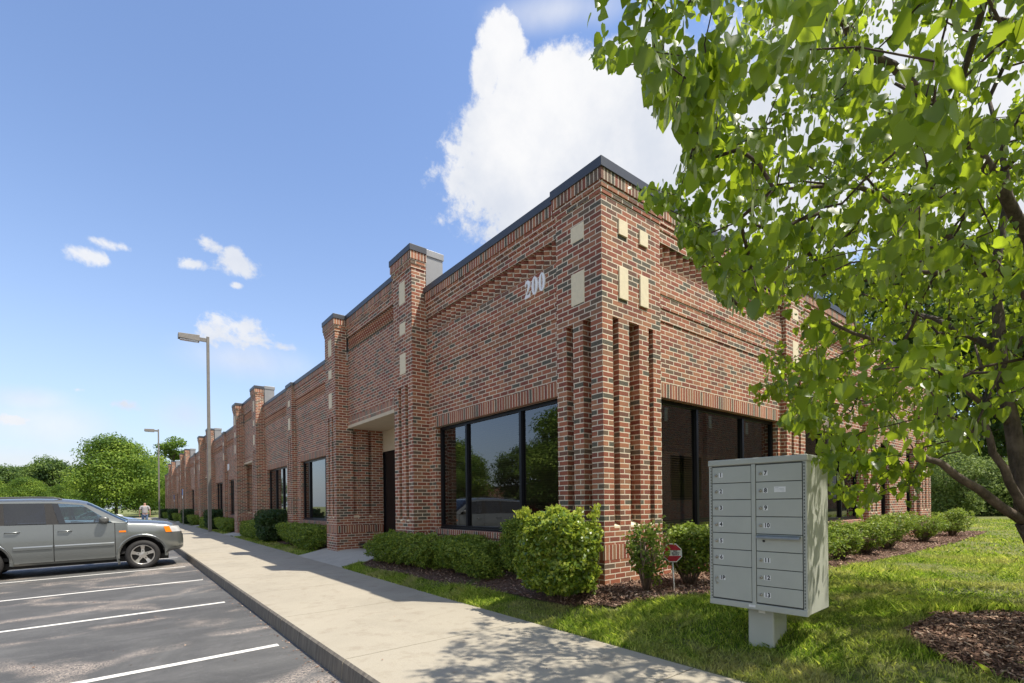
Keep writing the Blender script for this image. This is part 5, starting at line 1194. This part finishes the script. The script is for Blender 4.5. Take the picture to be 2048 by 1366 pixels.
make_car('parked_car', 'white sedan parked far away beyond the walking man', 'car', (-9.0, 60.5, roadz(-11)), R(168), d_, P_WHT, 'cars parked along the kerb')
d_ = dict(SEDD); d_['pillar'] = P_RED
make_car('parked_car', 'dark red sedan across the lot, seen mirrored in the big window', 'car', (-40, 52.5, roadz(-40)), 0, d_, P_RED, 'cars parked along the kerb')
# ------------------------------------------------------------------ parking lot lamps
LAMPM = simple('bronze_lamp_paint', (.20, .185, .165), .5, .2)
def lamp(label, x, y, h, head=.95):
    z = g1(x, y) if x > -3 else -.6; t = thing('street_lamp', label, 'street lamp', (x, y, z), 0, 'square-pole lamps along the building')
    mb = MB(); w0, w1 = .085, .068; mb.hull([(-w0, -w0, .05), (w0, -w0, .05), (w0, w0, .05), (-w0, w0, .05), (-w1, -w1, h), (w1, -w1, h), (w1, w1, h), (-w1, w1, h)], [(0, 1, 2, 3), (7, 6, 5, 4), (0, 4, 5, 1), (1, 5, 6, 2), (2, 6, 7, 3), (3, 7, 4, 0)]); mb.build('pole', LAMPM, t, .008)
    mb = MB(); mb.box(-.17, .17, -.17, .17, -.1, .14); mb.build('base_cover', LAMPM, t, .02)
    mb = MB(); mb.box(-.42, -.06, -.05, .05, h-.30, h-.10); mb.build('arm', LAMPM, t, .006)
    hd = MB(); hd.hull([(-.42-head, -.21, h-.32), (-.40, -.21, h-.36), (-.40, .21, h-.36), (-.42-head, .21, h-.32), (-.42-head, -.19, h-.06), (-.40, -.19, h-.02), (-.40, .19, h-.02), (-.42-head, .19, h-.06)], [(0, 1, 2, 3), (7, 6, 5, 4), (0, 4, 5, 1), (1, 5, 6, 2), (2, 6, 7, 3), (3, 7, 4, 0)]); hd = hd.build('lamp_head', LAMPM, t, .012)
    mb = MB(); mb.box(-.34-head, -.48, -.17, .17, h-.375, h-.352); mb.build('lens', LENS, hd)
lamp('nearer tall square bronze lamp pole in the grass strip by the sidewalk', -.90, 27.7, 11.25)
xx, yy = ray_xy(318.5, 60); lamp('farther lamp pole at the far end of the brick front, smaller in the picture', xx, yy, 11.3, .95)
# ------------------------------------------------------------------ parking signs seen edge-on
GALV = simple('galvanised_steel', (.34, .33, .31), .5, .5); SIGNBLUE = simple('sign_blue', (.02, .10, .42), .5); SIGNW = simple('sign_white', (.78, .78, .76), .5); SIGNRED = simple('sign_red', (.42, .012, .03), .45)
def park_sign(label, x, y, h):
    t = thing('parking_sign', label, 'sign', (x, y, -.30), R(3), 'reserved-parking signs on posts')
    mb = MB(); mb.box(-.022, .022, -.015, .015, 0, h); mb.build('post', GALV, t)
    mb = MB(); mb.box(-.032, -.024, -.15, .15, h-.48, h-.02); mb.build('sign_panel', SIGNBLUE, t)
    mb = MB(); mb.box(-.032, -.024, -.15, .15, h-.72, h-.52); mb.build('sign_panel', SIGNW, t)
xx, yy = ray_xy(366, 37.5); park_sign('nearer thin sign post standing on the sidewalk', xx, yy, 2.75)
xx, yy = ray_xy(349, 52); park_sign('farther thin sign post beyond the first one', xx, yy, 2.7)
xx, yy = ray_xy(411, 25.6); t = thing('yard_sign', 'small white and blue stake sign in the grass beside the lamp pole', 'sign', (xx, yy, g1(xx, yy)))
mb = MB(); mb.box(-.012, .012, -.008, .008, -.05, .40); mb.build('stake', SIGNW, t)
mb = MB(); mb.prism([(-.09, -.006), (.09, -.006), (.09, .006), (-.09, .006)], .34, .52); mb.mi = 1; mb.box(-.07, .07, -.010, -.0065, .42, .47); mb.build('sign_panel', [SIGNW, simple('light_blue_print', (.15, .35, .65), .5)], t)
# ------------------------------------------------------------------ octagonal security sign
def security_sign():
    bx, by = .30, -.80; z0 = g1(bx, by); t = thing('security_sign', 'small red and white octagonal security sign on a white stake among the shrubs', 'sign', (bx, by, z0), 0)
    fwd = Vector((CAM.x-bx, CAM.y-by, 0)).normalized(); fwd = (fwd+Vector((.25, -.05, 0))).normalized(); ex = Vector((0, 0, 1)).cross(fwd)*1.0; ex.normalize(); up = Vector((0, 0, 1))+ex*-.05; up.normalize()
    mb = MB(); mb.tube([up*-.05, up*.36], .0085, 8); mb.build('stake', SIGNW, t)
    c = up*.475; rr = .118
    def oct_(r, f, mb, mi, zlo=-9, zhi=9):
        pts = []
        for k in range(8):
            a = math.pi/8+k*math.pi/4; pts.append((r*math.cos(a), r*math.sin(a)))
        # clip to horizontal band
        def clip(pl, val, keep):
            out = []
            for i in range(len(pl)):
                p, q = pl[i], pl[(i+1) % len(pl)]; ip, iq = keep(p[1]), keep(q[1])
                if ip: out.append(p)
                if ip != iq: s = (val-p[1])/(q[1]-p[1]); out.append((p[0]+(q[0]-p[0])*s, val))
            return out
        pts = clip(pts, zlo, lambda v: v >= zlo); pts = clip(pts, zhi, lambda v: v <= zhi)
        mb.mi = mi; W_ = lambda p, f: tuple(c+ex*p[0]+up*p[1]+fwd*f)
        mb.extr(pts, lambda p: W_(p, f[0]), lambda p: W_(p, f[1]))
    mb = MB(); oct_(rr, (.006, .014), mb, 0); oct_(rr*.90, (.0141, .0155), mb, 1, .030, 9); oct_(rr*.90, (.0141, .0155), mb, 1, -9, -.036)
    mb.mi = 1; mb.extr([(-.062+.034*math.cos(k*math.pi/10), -.003+.034*math.sin(k*math.pi/10)) for k in range(20)], lambda p: tuple(c+ex*p[0]+up*p[1]+fwd*.0141), lambda p: tuple(c+ex*p[0]+up*p[1]+fwd*.0157))
    for i, s in enumerate(('FIRST', 'SECURITY', 'SERVICE')): text_into(mb, s, .0255, c+ex*.035+up*(.0165-.0195*i)+fwd*.0150, ex, up, 2, .0006, .0006, .80)
    text_into(mb, 'PROTECTED BY', .011, c+up*.062+fwd*.0162, ex, up, 0)if False else None
    mb.build('sign_panel', [SIGNW, SIGNRED, simple('sign_black', (.02, .02, .025), .5)], t)
security_sign()
# ------------------------------------------------------------------ cluster mailbox
MBX = simple('mailbox_paint', (.43, .445, .39), .5, 0, .04, 5, .05, 300); MBD = simple('mailbox_gap', (.07, .075, .07), .7); LOCK = simple('lock_metal', (.42, .39, .33), .35, .8); STICK = simple('number_sticker', (.76, .76, .74), .6); INK = simple('number_ink', (.02, .02, .02), .6); MDARK = simple('slot_metal', (.30, .33, .35), .35, .5)
def mailbox():
    ang = math.atan2(.048, .763); t = thing('mailbox_cabinet', 'grey cluster mailbox cabinet with numbered doors on a square post in the lawn', 'mailbox', (-.49, -2.235, 0), ang)
    # local: front faces -x ; left end (seen from the front) at +y
    F = -.25; Bk = .245; Wd = .382; zb, zt = .19, 1.42
    mb = MB(); mb.box(F+.012, Bk, -Wd+.002, Wd-.002, zb+.001, zt-.045); cab = mb.build('cabinet', MBX, t, .004)
    mb = MB(); mb.box(F-.012, Bk+.010, -Wd-.008, Wd+.008, zt-.05, zt); mb.build('lid', MBX, t, .008)
    mb = MB(); mb.box(F-.010, F+.03, -Wd-.001, Wd+.001, zb-.004, zb+.045); mb.build('bottom_rail', MBX, t, .004)
    mb = MB(); mb.box(F+.004, F+.0119, -Wd+.012, Wd-.012, zb+.045, zt-.055); mb.build('door_gap', MBD, t)
    # frame: side strips and mullion; hinges as fine dashes
    fr = MB(); fr.box(F-.006, F+.003, Wd-.024, Wd, zb+.046, zt-.052); fr.box(F-.006, F+.003, -Wd, -Wd+.026, zb+.046, zt-.052); fr.box(F-.008, F+.003, -.006, .026, zb+.03, zt-.052); fr.build('door_frame', MBX, t, .002)
    for yy in (Wd-.018, -Wd+.017):
        mb = MB()
        for k in range(44): z = zb+.06+k*.0255; mb.box(F-.0085, F-.0062, yy-.003, yy+.003, z, z+.014)
        o = mb.build('hinge', MBD, t); o['kind'] = 'stuff'
    ztop = zt-.060; zbot = zb+.055; ph = (ztop-zbot)/8
    def door(y0, y1, z1, n, txt, lock=True, dz=0):
        mb = MB(); mb.box(F-.006, F+.002, y0+.003, y1-.003, z1-n*ph+.003, z1-.003); d = mb.build('mail_door', MBX, t, .002)
        zc = z1-ph*.5+dz
        if txt:
            ws = .034+.016*(len(txt)-1); ys = y1-.060-ws/2
            mb = MB(); mb.box(F-.0072, F-.0062, ys-ws/2, ys+ws/2, zc-.019, zc+.019); mb.mi = 1
            text_into(mb, txt, .046, (F-.0078, ys, zc), (0, -1, 0), (0, 0, 1), 1, .0016, .0004, .95); mb.build('number_label', [STICK, INK], d)
        if lock:
            mb = MB(); yl = y1-.036; mb.lathe([(.001, -.012), (.008, -.012), (.0115, -.008), (.013, 0)], (F-.006, yl, zc), 'x', 16); mb.mi = 1; mb.box(F-.0190, F-.0182, yl-.0012, yl+.0012, zc-.005, zc+.005); mb.build('lock', [LOCK, INK], d)
        return d
    yl0, yl1 = .027, Wd-.026; yr0, yr1 = -Wd+.030, -.008
    for k in range(6): door(yl0, yl1, ztop-k*ph, 1, str(k+1))
    d = door(yl0, yl1, ztop-6*ph, 2, '1P', False, -.035)
    mb = MB(); zc = ztop-6*ph-ph*.5-.035; mb.lathe([(.001, -.014), (.009, -.012), (.010, 0)], (F-.006, yl1-.036, zc), 'x', 12); mb.lathe([(.001, -.010), (.007, -.009), (.008, 0)], (F-.006, yl1-.040, zc-.048), 'x', 12)
    mb.tube([(F-.018, yl1-.036, zc-.002), (F-.020, yl1-.026, zc-.014), (F-.018, yl1-.030, zc-.030), (F-.018, yl1-.040, zc-.046)], .0022, 6); mb.build('key_ring', LOCK, d)
    names = ['7', '8', '9', '10', None, '11', '12', '13']
    for k, nm in enumerate(names):
        d = door(yr0, yr1, ztop-k*ph, 1, nm, nm is not None)
        if nm is None:
            mb = MB(); z1 = ztop-k*ph-.006; mb.hull([(F-.006, yr1-.012, z1), (F-.006, yr0+.012, z1), (F-.006, yr0+.012, z1-.012), (F-.006, yr1-.012, z1-.012), (F-.042, yr1-.012, z1-.012), (F-.042, yr0+.012, z1-.012), (F-.042, yr0+.012, z1-.030), (F-.042, yr1-.012, z1-.030)], [(0, 1, 2, 3), (7, 6, 5, 4), (0, 4, 5, 1), (1, 5, 6, 2), (2, 6, 7, 3), (3, 7, 4, 0)]); mb.build('mail_slot_hood', MDARK, d, .003)
            mb = MB(); mb.lathe([(.001, -.008), (.008, -.007), (.010, 0)], (F-.006, yr1-.060, z1-.050), 'x', 14); mb.build('lock', INK, d)
        if nm == '8':
            mb = MB(); zc = ztop-k*ph-ph*.45; mb.box(F-.0074, F-.0062, -.235, -.150, zc-.022, zc+.022); mb.mi = 1
            for q, (a, b) in enumerate(((-.156, -.182), (-.190, -.222), (-.195, -.225), (-.205, -.225))): mb.box(F-.0079, F-.0074, b, a, zc+.012-.009*q, zc+.0145-.009*q)
            mb.build('notice_label', [STICK, simple('faint_print', (.35, .37, .35), .7)], d)
    mb = MB(); mb.box(F-.0125, F-.0102, .000, .052, zb+.014, zb+.034); mb.build('seal_sticker', STICK, t)
    # post
    zg = -.16; mb = MB(); mb.box(-.155, .13, -.100, .105, zg-.14, zb-.003); p = mb.build('post', MBX, t, .012)
    mb = MB(); mb.box(-.1585, -.1555, -.035, .018, zb-.045, zb-.022); mb.build('seal_sticker', STICK, p)
mailbox()
# fallen twigs in the bed
mb = MB(); mb.tube([(-.15, -.98, g1(-.15, -.98)+.05), (.05, -1.0, .035), (.3, -1.06, .035), (.55, -1.04, .03)], [.006, .009, .008, .004], 6); tag(mb.build('fallen_twig', TWIG), 'thin fallen twig lying on the wood chips near the sign', 'twig')
# ------------------------------------------------------------------ the walking man
def person():
    x, y = ray_xy(289.5, 33); t = thing('person', 'man in a grey t-shirt and jeans walking away along the kerb', 'person', (x, y, -.30), 0)
    SK = simple('skin', (.46, .27, .19), .6); SH = simple('grey_shirt', (.36, .35, .36), .9); JN = simple('blue_jeans', (.13, .20, .34), .9); SHOE = simple('shoe', (.07, .06, .05), .7)
    def skin(name, verts, edges, rad, mat, parent, root=0, sub=2):
        me = bpy.data.meshes.new(name); me.from_pydata(verts, edges, []); o = link(name, me, mat, parent); m = o.modifiers.new('skin', 'SKIN')
        for i, r in enumerate(rad):
            sv = me.skin_vertices[0].data[i]; sv.radius = (r if isinstance(r, tuple) else (r, r)); sv.use_root = i == root
        m.use_smooth_shade = True; s = o.modifiers.new('sub', 'SUBSURF'); s.levels = sub; s.render_levels = sub
        dg = bpy.context.evaluated_depsgraph_get(); me2 = bpy.data.meshes.new_from_object(o.evaluated_get(dg)); o.modifiers.clear(); o.data = me2
        return o
    # faces +y (walking away), left arm at -x
    V = [(0, 0, .98), (0, .01, 1.12), (0, .02, 1.30), (0, .01, 1.44), (0, .0, 1.52), (0, .01, 1.60), (0, .015, 1.68),
         (-.20, .0, 1.43), (-.27, -.02, 1.18), (-.29, .05, .95), (-.29, .07, .88), (.20, 0, 1.43), (.27, -.03, 1.18), (.28, -.02, .94), (.28, -.01, .87),
         (-.09, .0, .92), (-.10, .06, .50), (-.10, -.02, .10), (-.10, .12, .04), (.09, 0, .92), (.10, .04, .50), (.10, -.16, .13), (.10, -.06, .04)]
    E = [(0, 1), (1, 2), (2, 3), (3, 4), (4, 5), (5, 6), (3, 7), (7, 8), (8, 9), (9, 10), (3, 11), (11, 12), (12, 13), (13, 14), (0, 15), (15, 16), (16, 17), (17, 18), (0, 19), (19, 20), (20, 21), (21, 22)]
    Rd = [(.15, .11), (.145, .11), (.165, .12), (.11, .09), .055, .078, .085, .062, .042, .030, .032, .062, .042, .030, .032, .085, .056, .038, .035, .085, .056, .038, .035]
    k = len(V); hands = []
    for s, wi in ((-1, 10), (1, 14)):
        w = V[wi]
        for q in range(5):
            dx = .0; dy = (-.03+.017*q) if q < 4 else .038; ln = (.060, .070, .072, .062, .045)[q]; z0 = -.045 if q < 4 else -.005; i0 = len(V)
            V += [(w[0], w[1]+dy, w[2]+z0), (w[0]-s*.008, w[1]+dy+.004, w[2]+z0-ln*.55), (w[0]-s*.022, w[1]+dy+.002, w[2]+z0-ln)]; E += [(wi, i0), (i0, i0+1), (i0+1, i0+2)]; Rd += [.010, .009, .007]
    skin('body', V, E, Rd, SK, t)
    skin('t_shirt', [(0, 0, .92), (0, .01, 1.12), (0, .02, 1.30), (0, .01, 1.43), (-.20, 0, 1.43), (-.26, -.02, 1.22), (.20, 0, 1.43), (.26, -.03, 1.22)], [(0, 1), (1, 2), (2, 3), (3, 4), (4, 5), (3, 6), (6, 7)], [(.185, .135), (.18, .135), (.195, .14), (.13, .10), .078, .066, .078, .066], SH, t)
    skin('jeans', [(0, 0, 1.02), (-.09, 0, .88), (-.10, .06, .50), (-.10, -.02, .12), (.09, 0, .88), (.10, .04, .50), (.10, -.155, .15)], [(0, 1), (1, 2), (2, 3), (0, 4), (4, 5), (5, 6)], [(.165, .125), .105, .075, .062, .105, .075, .062], JN, t)
    for vx, vy in ((-.10, .05), (.10, -.10)):
        mb = MB(); mb.hull([(vx-.05, vy-.12, .0), (vx+.05, vy-.12, 0), (vx+.05, vy+.15, 0), (vx-.05, vy+.15, 0), (vx-.04, vy-.11, .09), (vx+.04, vy-.11, .09), (vx+.04, vy+.12, .05), (vx-.04, vy+.12, .05)], [(0, 1, 2, 3), (7, 6, 5, 4), (0, 4, 5, 1), (1, 5, 6, 2), (2, 6, 7, 3), (3, 7, 4, 0)]); mb.build('shoe', SHOE, t, .015)
person()
def litter():
    n = 150; x = nr.uniform(-9, -1.0, n); y = nr.uniform(-4, 14, n); z = np.array([(roadz(a)+.006 if a < -3.3 else -.294) for a in x]); s_ = nr.uniform(.006, .020, n); a = nr.uniform(0, 6.28, n)
    c = np.stack([x, y, z+.004], 1); e1 = np.stack([np.cos(a)*s_, np.sin(a)*s_, nr.uniform(-.2, .2, n)*s_], 1); e2 = np.stack([-np.sin(a)*s_*.5, np.cos(a)*s_*.5, nr.uniform(-.3, .3, n)*s_], 1)
    V = np.stack([c-e1, c+e2, c+e1, c-e2], 1).reshape(-1, 3); tag(fast('leaf_litter', V, np.arange(4*n).reshape(-1, 4), CHIP, rndv=nr.random(n)), 'tiny dry leaves and grit scattered over the sidewalk and asphalt', 'litter', kind='stuff')
litter()
